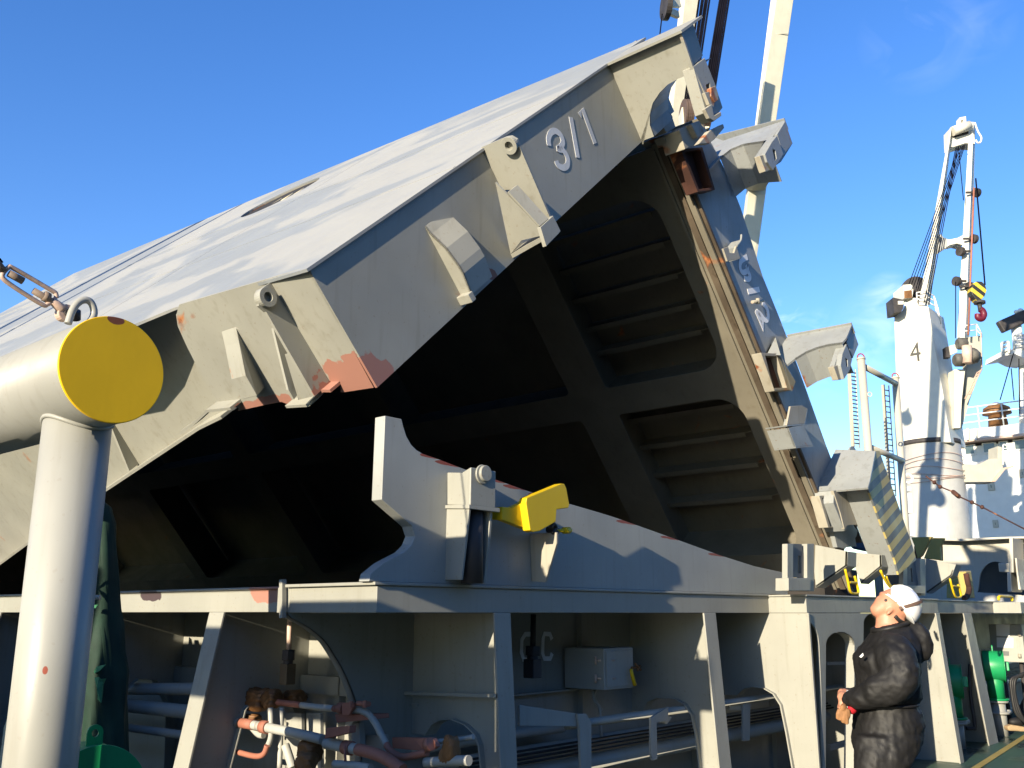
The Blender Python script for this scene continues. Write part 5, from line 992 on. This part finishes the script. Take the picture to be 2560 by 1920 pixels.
# cables and clips wrapped round the column
g = G()
for i, y_ in enumerate((770, 850, 940, 1025, 1055, 1100)):
    z_ = PH('G7', 500, y_, DC - 1.2).z; rr_ = rC * 1.05; g.tube([V((ctr.x + rr_ * math.cos(t), ctr.y + rr_ * math.sin(t), z_ + .12 * math.sin(2 * t + i))) for t in [math.pi * .6 + math.pi * 1.2 * k / 24 for k in range(25)]], .017, 6)
obj('column_cable', g, M['tan'], c4)
g = G(); cr_ = [(410, 1050), (530, 1140), (610, 1200), (790, 1270), (870, 1335), (1050, 1415), (1190, 1480), (1500, 1640), (1900, 1850)]
pl_ = many(PH, 'G7', cr_, 40); g.tube(pl_, .03, 6)
for k in range(1, 7): g.ball(pl_[k], .09, n=8, m=6)
g.tube([pl_[3], pl_[4]], .10, 8); tag(obj('stay_cable', g, M['rust'], None, origin=pl_[0]), 'rusty cable with clamps slanting down from the crane column to the right', 'cable')
g = G(); pb = many(PH, 'G7', [(845, 880), (1140, 890), (1215, 855), (1290, 815), (1405, 810), (1405, 640), (1460, 650), (1475, 940), (1325, 1130), (850, 1135)], DC - 1.0); g.prism(pb, HD * 1.0); obj('side_platform', g, M['crane2'], c4)
g = G(); g.prism(many(PH, 'G7', [(1325, 1130), (1475, 940), (1640, 900), (1610, 935), (1510, 960), (1375, 1130)], DC - 1.1), HD * 1.0); obj('platform_edge', g, M['tan'], c4)
g = G(); g.curve(many(PH, 'G7', [(1480, 900), (1480, 640), (1520, 625), (1570, 630), (1580, 680), (1600, 880)], DC - 1.3), .04, 6); railing(g, 'G7', [(1480, 670), (1580, 670)], [(1490, 900), (1600, 890)], DC - 1.3, .025, 3); obj('cage_rail', g, M['white'], c4)
# ================================================================== WHITE SUPERSTRUCTURE
XS = 74.0
ss = thing('deckhouse', 'white ship deckhouse with bridge windows at the right edge', 'deckhouse', (XS, PX('G7', 1300, 900, XS).y, 0))
zt, zo_, zw0, zw1 = [PX('G7', 1300, y_, XS).z for y_ in (400, 565, 610, 740)]
yl_, yr_ = PX('G7', 300, 900, XS).y, PX('G7', 2900, 900, XS).y
g = G(); g.box((XS, yr_, 0), (XS + 14, yl_, zw0 - .02)); obj('house_wall', g, M['white'], ss)
g = G(); g.box((XS - .8, yr_, zo_ + .1), (XS + 14, yl_, zt)); ov_ = obj('bridge_parapet', g, M['white'], ss); g = G(); g.box((XS - 1.0, yr_, zo_ - .05), (XS + 13, yl_, zo_ + .12)); obj('parapet_soffit', g, M['tan'], ov_)
for (x0, x1) in ((300, 860), (930, 1110), (1185, 1400), (1420, 1570), (1620, 1850), (1880, 2200)):
    a_, b_ = PX('G7', x0, 605, XS), PX('G7', x1, 735, XS)
    g = G(); g.box((XS - .06, b_.y, zw1), (XS + .05, a_.y, zo_ - .12)); wdw = obj('bridge_window', g, M['white'], ss)
    g = G(); g.box((XS - .09, b_.y + .12, zw1 + .12), (XS - .065, a_.y - .12, zo_ - .2)); obj('pane', g, M['glass'], wdw)
for (x, y) in ((1320, 1190), (1750, 1010), (700, 1350)):
    a_, b_ = PX('G7', x - 55, y - 50, XS), PX('G7', x + 55, y + 60, XS); g = G(); g.box((XS - .08, b_.y, b_.z), (XS - .01, a_.y, a_.z)); wdw = obj('house_window', g, M['crane2'], ss, .1); g = G(); g.box((XS - .10, b_.y + .2, b_.z + .2), (XS - .085, a_.y - .2, a_.z - .2)); obj('pane', g, M['glass'], wdw)
a_, b_ = PX('S3', 1900, 790, XS), PX('S3', 1965, 865, XS); g = G(); g.box((XS - .08, b_.y, b_.z), (XS - .01, a_.y, a_.z)); wdw = obj('house_window', g, M['crane2'], ss, .1); g = G(); g.box((XS - .10, b_.y + .2, b_.z + .2), (XS - .085, a_.y - .2, a_.z - .2)); obj('pane', g, M['glass'], wdw)
g = G(); zb = zt; y0_, y1_ = yl_, yr_
for k in range(3): zz_ = zt + .55 * (k + 1); g.tube([(XS - .6, y0_, zz_), (XS - .6, y1_, zz_)], .05, 6)
yy = y0_
while yy > y1_: g.tube([(XS - .6, yy, zt), (XS - .6, yy, zt + 1.65)], .05, 6); yy -= 1.6
obj('roof_rail', g, M['white'], ss)
g = G(); c_ = PX('G7', 1420, 390, XS + 1); g.tube([c_, c_ + EZ * 1.0, c_ + EZ * 1.05, c_ + EZ * 1.5, c_ + EZ * 1.9], [.7, .6, 1.0, .9, .2], 20); tag(obj('roof_ventilator', g, M['rag'], None, origin=c_), 'rusty mushroom ventilator on the roof of the white deckhouse', 'ventilator')
g = G(); 
for x in (990, 1100): g.prism(many(PX, 'G7', [(x, 400), (x + 28, 400), (x + 28, 560), (x, 560)], XS - .9), (-.3, 0, 0))
obj('parapet_fin', g, M['white'], ov_)
# radar mast
DM = 66
g_ = None
rm = thing('radar_mast', 'white mast with a black radar scanner at the right edge', 'mast', PH('G6', 1430, 1200, DM))
g = G(); g.bar(PH('G6', 1240, 908, DM), PH('G6', 1640, 730, DM), .5, .9); obj('radar_scanner', g, M['dark'], rm, .1)
g = G(); g.tube([PH('G6', 1440, 1180, DM + .4), PH('G6', 1440, 1100, DM + .4), PH('G6', 1425, 1000, DM + .4), PH('G6', 1405, 860, DM + .4)], [.45, .4, .35, .38], 14); g.tube([PH('G6', 1430, 860, DM + .4), PH('G6', 1430, 740, DM + .4)], .12, 8); obj('mast_tube', g, M['white'], rm)
g = G(); g.prism(many(PH, 'G6', [(1265, 1205), (1275, 1150), (1385, 1130), (1600, 1120), (1600, 1240), (1490, 1225), (1400, 1180)], DM - .3), HD * 2.5); obj('mast_platform', g, M['white'], rm)
g = G(); g.tube([PH('G6', 1620, 2300, DM + 1.6), PH('G6', 1560, 1200, DM + 1.6)], [1.1, .8], 16); obj('mast_base', g, M['white'], rm)
g = G(); railing(g, 'G6', [(1262, 1070), (1330, 1055), (1335, 1150)], [(1275, 1200), (1345, 1170), (1345, 1175)], DM - .4, .1, 2); railing(g, 'G6', [(1380, 990), (1490, 985), (1600, 980)], [(1390, 1130), (1490, 1130), (1600, 1130)], DM - .4, .08, 2); obj('mast_rail', g, M['white'], rm)
g = G(); g.tube([PH('G6', 1410, 745, DM), PH('G6', 1455, 730, DM)], .1, 6); g.ball(PH('G6', 1455, 735, DM), .2, n=8, m=6); g.ball(PH('G6', 1410, 745, DM), .15, n=8, m=6); obj('wind_gauge', g, M['white'], rm)
for (a_, b_) in (((1385, 1170), (1245, 1659)), ((1440, 1230), (1450, 1800)), ((1360, 1330), (1390, 1659))):
    g = G(); p, q = PH('G6', *a_, DM - .5), PH('G6', *b_, DM - .5); g.tube([p, q], .035, 6); tag(obj('mast_wire', g, M['rope'], None, origin=q), 'thin rigging wire hanging below the radar mast', 'rope', 'rigging wires of the radar mast')
# ================================================================== NEXT HATCH, BEYOND THE PEDESTALS
X5 = 21.5
nh = thing('aft_hatch', 'pale end wall of the next hatch with half-round openings at the right edge', 'hatch', (X5, 6, 0))
def arcp(cx, cy, rx, ry, a0, a1, n=14): return [('S3', cx + rx * math.cos(R(a0 + (a1 - a0) * k / n)), cy - ry * math.sin(R(a0 + (a1 - a0) * k / n))) for k in range(n + 1)]
ol = [('S3', 1150, 985), ('S3', 1600, 990), ('S3', 2060, 965), ('S3', 2500, 960), ('S3', 2500, 1300)] + arcp(2330, 1400, 170, 220, 30, 178) + [('S3', 2150, 1480), ('S3', 2060, 1480)] + arcp(1930, 1400, 160, 200, 5, 180) + [('S3', 1760, 1480), ('S3', 1700, 1600), ('S3', 1150, 1640)]
g = G(); g.prism([PX(*q, X5) for q in ol], (.05, 0, 0)); obj('end_wall', g, M['crane2'], nh)
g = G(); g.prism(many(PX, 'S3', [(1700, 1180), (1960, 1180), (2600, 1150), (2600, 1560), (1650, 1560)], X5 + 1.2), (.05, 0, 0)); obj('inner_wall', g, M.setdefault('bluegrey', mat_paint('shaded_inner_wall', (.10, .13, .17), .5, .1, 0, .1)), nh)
g = G(); g.prism(many(PX, 'S3', [(1700, 1500), (2600, 1560), (2600, 1640), (1700, 1600)], X5 - .6), (.5, 0, 0)); obj('base_coaming', g, M['craneg'], nh)
g = G(); g.prism(many(PX, 'S3', [(1150, 962), (1600, 975), (2060, 955), (2500, 950), (2500, 968), (2060, 972), (1600, 996), (1150, 985)], X5 - .3), (2.5, 0, 0)); obj('cover_top', g, M['crane2'], nh)
for pl in ([(2065, 965), (2100, 965), (2110, 1310), (2065, 1310)], [(2045, 1305), (2080, 1305), (2090, 1500), (2050, 1500)], [(2120, 1165), (2140, 1165), (2150, 1300), (2180, 1480), (2155, 1480)]):
    g = G(); g.prism(many(PX, 'S3', pl, X5 - 1.0), (.8, 0, 0)); obj('guide_post', g, M['crane2'], nh, .01)
g = G(); g.prism(many(PX, 'S3', [(1955, 1215), (2080, 1215), (2080, 1305), (1965, 1305)], X5 - .5), (.4, 0, 0)); obj('cover_box', g, M['crane2'], nh, .02)
g = G(); g.prism(many(PX, 'S3', [(1095, 960), (1300, 955), (1270, 1010), (1200, 1140), (1160, 1170), (1130, 1050)], 15.5), (.1, 0, 0)); g.prism(many(PX, 'S3', [(1300, 965), (1420, 968), (1380, 1060), (1390, 1190), (1220, 1170), (1270, 1040)], 15.3), (.1, 0, 0)); yb_ = obj('yellow_bracket', g, M['stripe'], None, .01, origin=PX('S3', 1250, 1170, 15.5)); tag(yb_, 'worn yellow angled bracket between the striped arm and the far hatch wall', 'bracket')
g = G(); g.prism(many(PX, 'S3', [(1125, 1050), (1165, 1040), (1195, 1420), (1150, 1430)], 15.7), (.1, 0, 0)); g.prism(many(PX, 'S3', [(1365, 1060), (1390, 1040), (1395, 1190), (1375, 1190)], 15.7), (.1, 0, 0)); obj('bracket_edge', g, M['rust'], yb_)
# half-hidden hatch rail and small white tank behind the striped arm
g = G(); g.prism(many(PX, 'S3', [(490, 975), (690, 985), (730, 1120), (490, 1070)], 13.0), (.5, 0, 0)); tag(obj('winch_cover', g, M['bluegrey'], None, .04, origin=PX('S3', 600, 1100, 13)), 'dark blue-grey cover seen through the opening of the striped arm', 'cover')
g = G(); g.ring(PH('S3', 1068, 378, 30), HD, .10, .17, .04, 20); tag(obj('life_ring_mark', g, M['white'], None, origin=PH('S3', 1068, 378, 30)), 'small white ring-shaped fitting beside the farther pale post', 'fitting')
wp = G()
for (a_, b_) in (((1060, 460), (1095, 505)), ((1065, 525), (1105, 720)), ((1075, 730), (1130, 950))):
    wp.prism([PH('S3', a_[0], a_[1], 31), PH('S3', b_[0], a_[1], 31), PH('S3', b_[0] + 5, b_[1], 31), PH('S3', a_[0] + 8, b_[1], 31)], HD * .3)
tag(obj('cable_duct', wp, M['white'], None, origin=PH('S3', 1100, 950, 31)), 'narrow white cable duct in three lengths beside the farther pale post', 'duct')

# ================================================================== FAR FORWARD JIB (casts the double shadow line on the panel top)
fj = thing('forward_jib', 'jib of the forward crane, outside the picture', 'crane jib', (-9, 4, 6))
NC = N1 - EY * CAM
for (a_, b_, r) in (((-60, 742), (575, 402), .13), ((-60, 760), (575, 412), .06)):
    p, q = onp(zz('D', *a_), A1, NC), onp(zz('D', *b_), A1, NC); p = p - LD * 13; q = q - LD * 13; dd = q - p
    g = G(); g.tube([p - dd * .3, q + dd * .02], r, 10); obj('jib_chord', g, M['jib'], fj)

# ================================================================== PEOPLE
def remeshed(name, g, mat, parent, vox=.012, smooth_it=6, disp=None, label=None, origin=None):
    o = obj(name, g, mat, parent, origin=origin)
    rm_ = o.modifiers.new('one_skin', 'REMESH'); rm_.mode = 'VOXEL'; rm_.voxel_size = vox; rm_.use_smooth_shade = True
    if smooth_it:
        s_ = o.modifiers.new('soften', 'SMOOTH'); s_.factor = .5; s_.iterations = smooth_it
    for (ty, sc_, st) in disp or ():
        t = bpy.data.textures.new(name + '_folds', ty); t.noise_scale = sc_
        if ty == 'CLOUDS': t.noise_depth = 3
        d = o.modifiers.new('folds', 'DISPLACE'); d.texture = t; d.strength = st; d.mid_level = .5; d.texture_coords = 'LOCAL'
    return o
DP = 5.8
def s4(x, y, s_=0.0):                       # a point of the standing man: photo position and distance out of his middle plane
    return PH('S4', x, y, DP - s_)
def oring(F_, B_, w, n=24, s0=0.0, pinch=1.0):
    a_, b_ = s4(*F_, s0), s4(*B_, s0); c_ = (a_ + b_) / 2; u = (a_ - b_) / 2
    return [c_ + u * (math.cos(t)) + HD * (-w * math.copysign(abs(math.sin(t)) ** pinch, math.sin(t))) for t in [2 * math.pi * k / n for k in range(n)]]
def limb(g, pts, rs, n=16): g.tube(smooth(pts, 5), [v for v in interp(rs, 5)], n)
def interp(rs, sub):
    out = []
    for i in range(len(rs) - 1): out += [rs[i] + (rs[i + 1] - rs[i]) * k / sub for k in range(sub)]
    return out + [rs[-1]]
foot0 = s4(720, 600); foot0.z = 0
# body: one continuous skin
b = G()
uu = (s4(1000, 200) - s4(823 - 0, 355)).normalized(); uu = (-RT * -.75 * 1.0 + EZ * .66).normalized(); vv = (-RT * .66 + EZ * .75).normalized(); sd_ = -HD
rotm = Matrix((vv, sd_, uu)).transposed()
hc = s4(775, 310)
b.ball(hc, .098, .076, .105, rot=rotm)
b.ball(s4(700, 318), .062, .060, .075, rot=rotm)                 # face mass
b.ball(s4(655, 345), .048, .048, .05, rot=rotm)                  # jaw
b.ball(s4(620, 338), .026, .026, .028, rot=rotm)                 # chin
b.tube([s4(668, 262), s4(652, 246), s4(648, 262)], [.012, .013, .016], 10)    # nose
b.ball(s4(632, 292), .014, .022, .010, rot=rotm); b.ball(s4(622, 308), .013, .020, .009, rot=rotm)
b.ball(s4(690, 222), .022, .045, .014, rot=rotm)                 # brow
b.ball(s4(745, 362, .070), .012, .010, .030, rot=rotm, n=12, m=8); b.ball(s4(745, 362, -.070), .012, .010, .030, rot=rotm, n=12, m=8)
b.loft([oring((650, 350), (850, 330), .055), oring((635, 400), (860, 400), .062), oring((630, 470), (870, 450), .066), oring((600, 560), (890, 540), .10), oring((560, 650), (920, 640), .15), oring((500, 800), (930, 800), .17), oring((540, 1000), (900, 1000), .14), oring((540, 1200), (900, 1200), .13), oring((560, 1350), (880, 1380), .12)])
for sgn in (1, -1):
    limb(b, [s4(760, 640, .16 * sgn), s4(810, 800, .22 * sgn), s4(830, 940, .24 * sgn), s4(640, 1020, .20 * sgn), s4(420, 1075 if sgn > 0 else 1045, .09 * sgn), s4(370, 1070 if sgn > 0 else 1045, .05 * sgn)], [.06, .055, .045, .040, .030, .030])
    limb(b, [s4(720, 1300, .08 * sgn), s4(690, 1500, .11 * sgn), s4(670, 1900, .12 * sgn), s4(690, 2250, .12 * sgn), s4(690, 2560, .12 * sgn)], [.08, .07, .055, .045, .04])
# hands: palms and five fingers each
def hand(g, wrist, palm, dirs, r=.0085):
    g.tube([wrist, wrist.lerp(palm, .5), palm], [.026, .030, .028], 14); g.ball(palm, .032, .022, .034)
    for st, mid, tip in dirs: g.tube(smooth([st, mid, tip], 4), interp([r * 1.15, r, r * .85], 4), 10)
w1, pm1 = s4(375, 1085, .05), s4(352, 1125, .045)
hand(b, w1, pm1, [(s4(340, 1150, .07), s4(325, 1195, .075), s4(322, 1240, .07)), (s4(350, 1160, .055), s4(338, 1210, .06), s4(338, 1258, .055)), (s4(362, 1160, .04), s4(356, 1215, .045), s4(358, 1262, .04)), (s4(374, 1155, .025), s4(372, 1200, .03), s4(376, 1240, .025)), (s4(340, 1110, .02), s4(322, 1135, .02), s4(318, 1168, .03))])
w2, pm2 = s4(385, 1035, -.03), s4(345, 1048, -.01)
hand(b, w2, pm2, [(s4(330, 1040, .015), s4(318, 1062, .03), s4(322, 1088, .04)), (s4(342, 1032, .022), s4(330, 1052, .042), s4(332, 1080, .05)), (s4(355, 1028, .028), s4(346, 1046, .05), s4(345, 1075, .058)), (s4(368, 1030, .03), s4(360, 1048, .055), s4(358, 1072, .06)), (s4(350, 1065, -.015), s4(332, 1088, -.01), s4(322, 1110, 0))])
man = remeshed('person', b, M['skin'], None, .0065, 5, origin=foot0)
tag(man, 'man in black coveralls and white helmet gazing up at the open hatch, gloves in hand', 'person')
# coverall
c = G()
c.loft([oring((625, 500), (868, 448), .085), oring((600, 545), (900, 500), .12), oring((560, 600), (945, 560), .17, pinch=.8), oring((470, 720), (965, 690), .215, pinch=.75), oring((462, 760), (962, 760), .225, pinch=.75), oring((485, 900), (958, 880), .225, pinch=.75), oring((490, 1010), (968, 1000), .22, pinch=.8), oring((480, 1090), (975, 1070), .21, pinch=.8), oring((488, 1130), (945, 1128), .19, pinch=.8), oring((470, 1200), (980, 1190), .20, pinch=.8), oring((458, 1290), (1005, 1290), .21, pinch=.8), oring((462, 1400), (985, 1400), .21, pinch=.8), oring((470, 1520), (950, 1520), .205, pinch=.8)])
for sgn in (1, -1):
    c.loft([oring((465, 1380), (985, 1380), .11, s0=.10 * sgn), oring((460, 1480), (965, 1480), .115, s0=.11 * sgn), oring((455, 1600), (935, 1600), .115, s0=.12 * sgn), oring((450, 1700), (900, 1700), .11, s0=.12 * sgn), oring((470, 1900), (860, 1900), .10, s0=.12 * sgn), oring((520, 2200), (850, 2200), .09, s0=.12 * sgn), oring((540, 2520), (830, 2520), .085, s0=.12 * sgn)])
    limb(c, [s4(750, 650, .13 * sgn), s4(790, 740, .20 * sgn), s4(830, 860, .25 * sgn), s4(800, 960, .26 * sgn), s4(640, 1020, .22 * sgn), s4(500, 1075, .14 * sgn), s4(415, 1085 if sgn > 0 else 1060, .08 * sgn), s4(385, 1080 if sgn > 0 else 1045, .055 * sgn)], [.10, .112, .105, .10, .085, .066, .052, .042])
c.loft([oring((600, 560), (880, 470), .10), oring((560, 640), (960, 560), .15), oring((700, 700), (975, 690), .13), oring((820, 760), (965, 745), .09)])       # hood lying on the back
c.ball(s4(905, 620), .075, .14, .13)
cv2_ = remeshed('coverall', c, M['cloth'], man, .011, 4, [('CLOUDS', .13, .030), ('CLOUDS', .045, .018)])
g = G(); g.tube(smooth(oring((612, 520), (880, 455), .098) + oring((612, 520), (880, 455), .098)[:1], 2), .016, 10); obj('collar', g, M['cloth'], man)
g = G(); g.tube(smooth([s4(395, 1020, .085), s4(405, 1070, .115), s4(440, 1120, .11)], 4), .008, 8); obj('cuff_piping', g, M['letter'], man)
g = G(); g.prism([s4(490, 735, .17), s4(520, 705, .19), s4(525, 725, .192), s4(505, 745, .18)], HD * -.004); obj('chest_logo', g, M['letter'], man)
g = G(); g.tube(oring((482, 1128), (955, 1122), .205, 36) + oring((482, 1128), (955, 1122), .205, 36)[:1], .008, 8); obj('waist_seam', g, M['cloth'], man)
# helmet
def dome(t, ph, k=1.0):                      # t 0..90 deg from rim to crown
    a_ = (s4(712, 180) - s4(935, 435)).normalized(); u = uu
    rc_ = s4(838, 318)
    return rc_ + (a_ * (.118 * math.cos(ph)) + sd_ * (.104 * math.sin(ph))) * math.cos(t) * k + u * (.118 * math.sin(t)) * k
h = G(); n_ = 40
h.loft([[dome(R(t), 2 * math.pi * k / n_, 1.0) for k in range(n_)] for t in (-14, 0, 15, 30, 45, 60, 75, 88)])
hm = obj('helmet', h, M['helmet'], man)
g = G(); pk = [dome(R(-12), R(a_), 1.02) for a_ in range(-60, 61, 10)]; out_ = [dome(R(-16), R(a_), 1.02 + .12 * math.cos(R(a_)) ** 1.0) for a_ in range(60, -61, -10)]; g.prism(pk + out_, uu * .004); obj('helmet_peak', g, M['helmet'], hm)
g = G(); g.tube([dome(R(-12), 2 * math.pi * k / n_, 1.035) for k in range(n_ + 1)], .005, 8); obj('helmet_rim', g, M['helmet'], hm)
for k in (-20, 0, 20):
    g = G(); g.tube([dome(R(t), R(90 if False else 0) + R(k) * (1 if t < 90 else -1), 1.012) for t in range(20, 88, 8)], .004, 8); obj('helmet_ridge', g, M['helmet'], hm)
bd = (s4(990, 235) - s4(765, 298)).normalized(); nb = bd.cross(sd_)
pts = []
for k in range(60):
    a_ = 2 * math.pi * k / 60; dd = bd * math.cos(a_) + sd_ * math.sin(a_)
    ax_ = (s4(712, 180) - s4(935, 435)).normalized(); x_, y_, z_ = dd.dot(ax_), dd.dot(sd_), dd.dot(uu)
    kk = 1 / math.sqrt((x_ / .118) ** 2 + (y_ / .104) ** 2 + (z_ / .118) ** 2); p = s4(838, 318) + uu * .004 + dd * kk * 1.015
    if z_ > -.45: pts.append((a_, p))
pts.sort(key=lambda q: (q[0] + math.pi * .9) % (2 * math.pi)); pl_ = [q[1] for q in pts]
g = G()
for a_, b_ in zip(pl_[:-1], pl_[1:]):
    if (a_ - b_).length < .05: g.prism([a_ - nb * .009, b_ - nb * .009, b_ + nb * .009, a_ + nb * .009], (a_ - s4(838, 318)).normalized() * .003)
obj('helmet_strap', g, M['strap'], hm)
g = G(); g.tube(smooth([s4(790, 400, .07), s4(830, 440, .06), s4(880, 455, 0), s4(915, 440, 0)], 5), .012, 8); obj('helmet_cradle', g, M['cable'], hm)
g = G(); g.ball(s4(712, 268, .052), .009, n=10, m=8); g.ball(s4(712, 268, -.052), .009, n=10, m=8); obj('eyes', g, M['dark'], man)
# watch, boots
g = G(); g.ring(s4(352, 1072, -.02), (s4(370, 1040, 0) - s4(345, 1048, 0)), .027, .033, .012, 20); obj('wristwatch', g, M['crane'], man)
for sgn in (1, -1):
    bt = G(); bt.ball(s4(640, 2560, .12 * sgn), .15, .055, .05, rot=Matrix((-RT, -HD, EZ)).transposed()); bt.ball(s4(700, 2520, .12 * sgn), .065, .055, .11); remeshed('boot', bt, M['cloth'], man, .012, 4)
# the gloves he holds
gl = thing('work_gloves', 'tan leather work gloves with red cuffs dangling from his hand', 'gloves', s4(350, 1220))
g = G()
for (a_, m_, t_, r) in (((330, 1170), (318, 1215), (312, 1255), .013), ((345, 1180), (335, 1230), (330, 1262), .014), ((362, 1185), (360, 1240), (362, 1285), .015), ((380, 1180), (382, 1240), (388, 1295), .015), ((395, 1170), (402, 1215), (395, 1250), .012)): g.tube(smooth([s4(*a_, .1), s4(*m_, .1), s4(*t_, .095)], 4), interp([r, r * 1.1, r * .8], 4), 10)
g.ball(s4(362, 1158, .098), .030, .016, .024)
remeshed('glove', g, M['leather'], gl, .0045, 2)
g = G(); g.tube(smooth([s4(400, 1165, .06), s4(430, 1165, .07), s4(460, 1155, .08)], 4), interp([.026, .034, .022], 4), 12); remeshed('glove_cuff', g, M['redcloth'], gl, .006, 3)
# second person: mostly beyond the right edge, one boot and shin in view
def g8(x, y, d=11.6): return PH('G8', x, y, d)
bt0 = g8(650, 1450); bt0.z = 0
b = G(); kx = lambda x, y, s_=0: g8(x, y) - HD * s_
for sgn in (0, .28):
    limb(b, [kx(700 + sgn * 300, 1395, sgn), kx(790, 1240, sgn), kx(880, 1130, sgn), kx(1060, 1210, sgn)], [.05, .06, .07, .09])
b.loft([[kx(1060, 1210, .14) + V((.17 * math.cos(t), .17 * math.sin(t), 0)) for t in [2 * math.pi * k / 16 for k in range(16)]], [kx(1030, 1050, .14) + V((.16 * math.cos(t), .16 * math.sin(t), 0)) for t in [2 * math.pi * k / 16 for k in range(16)]], [kx(990, 880, .14) + V((.19 * math.cos(t), .19 * math.sin(t), 0)) for t in [2 * math.pi * k / 16 for k in range(16)]], [kx(985, 790, .14) + V((.07 * math.cos(t), .07 * math.sin(t), 0)) for t in [2 * math.pi * k / 16 for k in range(16)]], [kx(980, 740, .14) + V((.06 * math.cos(t), .06 * math.sin(t), 0)) for t in [2 * math.pi * k / 16 for k in range(16)]]])
b.ball(kx(975, 680, .14), .10, .08, .12); b.ball(kx(945, 680, .14), .02)
for sgn in (-.1, .38): limb(b, [kx(1000, 860, sgn), kx(960, 1000, sgn), kx(900, 1060, sgn), kx(880, 1060, sgn)], [.06, .05, .035, .04])
p2_ = remeshed('person', b, M['skin'], None, .014, 4, origin=bt0); tag(p2_, 'crouching person in dark trousers, only a boot and shin showing at the right edge', 'person')
c = G()
for sgn in (0, .28): limb(c, [kx(700, 1370, sgn), kx(790, 1230, sgn), kx(880, 1120, sgn), kx(1070, 1210, sgn)], [.075, .09, .10, .13])
c.loft([[kx(1060 - i * 22, 1230 - i * 110, .14) + V((r * math.cos(t), r * math.sin(t), 0)) for t in [2 * math.pi * k / 16 for k in range(16)]] for i, r in enumerate((.2, .2, .22, .22, .10))])
for sgn in (-.1, .38): limb(c, [kx(1000, 860, sgn), kx(960, 1000, sgn), kx(905, 1055, sgn)], [.085, .075, .05])
remeshed('coverall', c, M['cloth'], p2_, .014, 4, [('CLOUDS', .12, .03)])
g = G(); g.prism([kx(588, 1425, .05), kx(620, 1412, .05), kx(700, 1425, .05), kx(760, 1440, .05), kx(755, 1462, .05), kx(600, 1456, .05)], HD * .1); sole = remeshed('boot_sole', g, M['tansole'], p2_, .012, 4)
g = G(); g.ball(kx(670, 1395), .10, .055, .05, rot=Matrix((-RT, -HD, EZ)).transposed()); g.ball(kx(715, 1360), .06, .055, .09); remeshed('boot', g, M['cloth'], p2_, .012, 4)
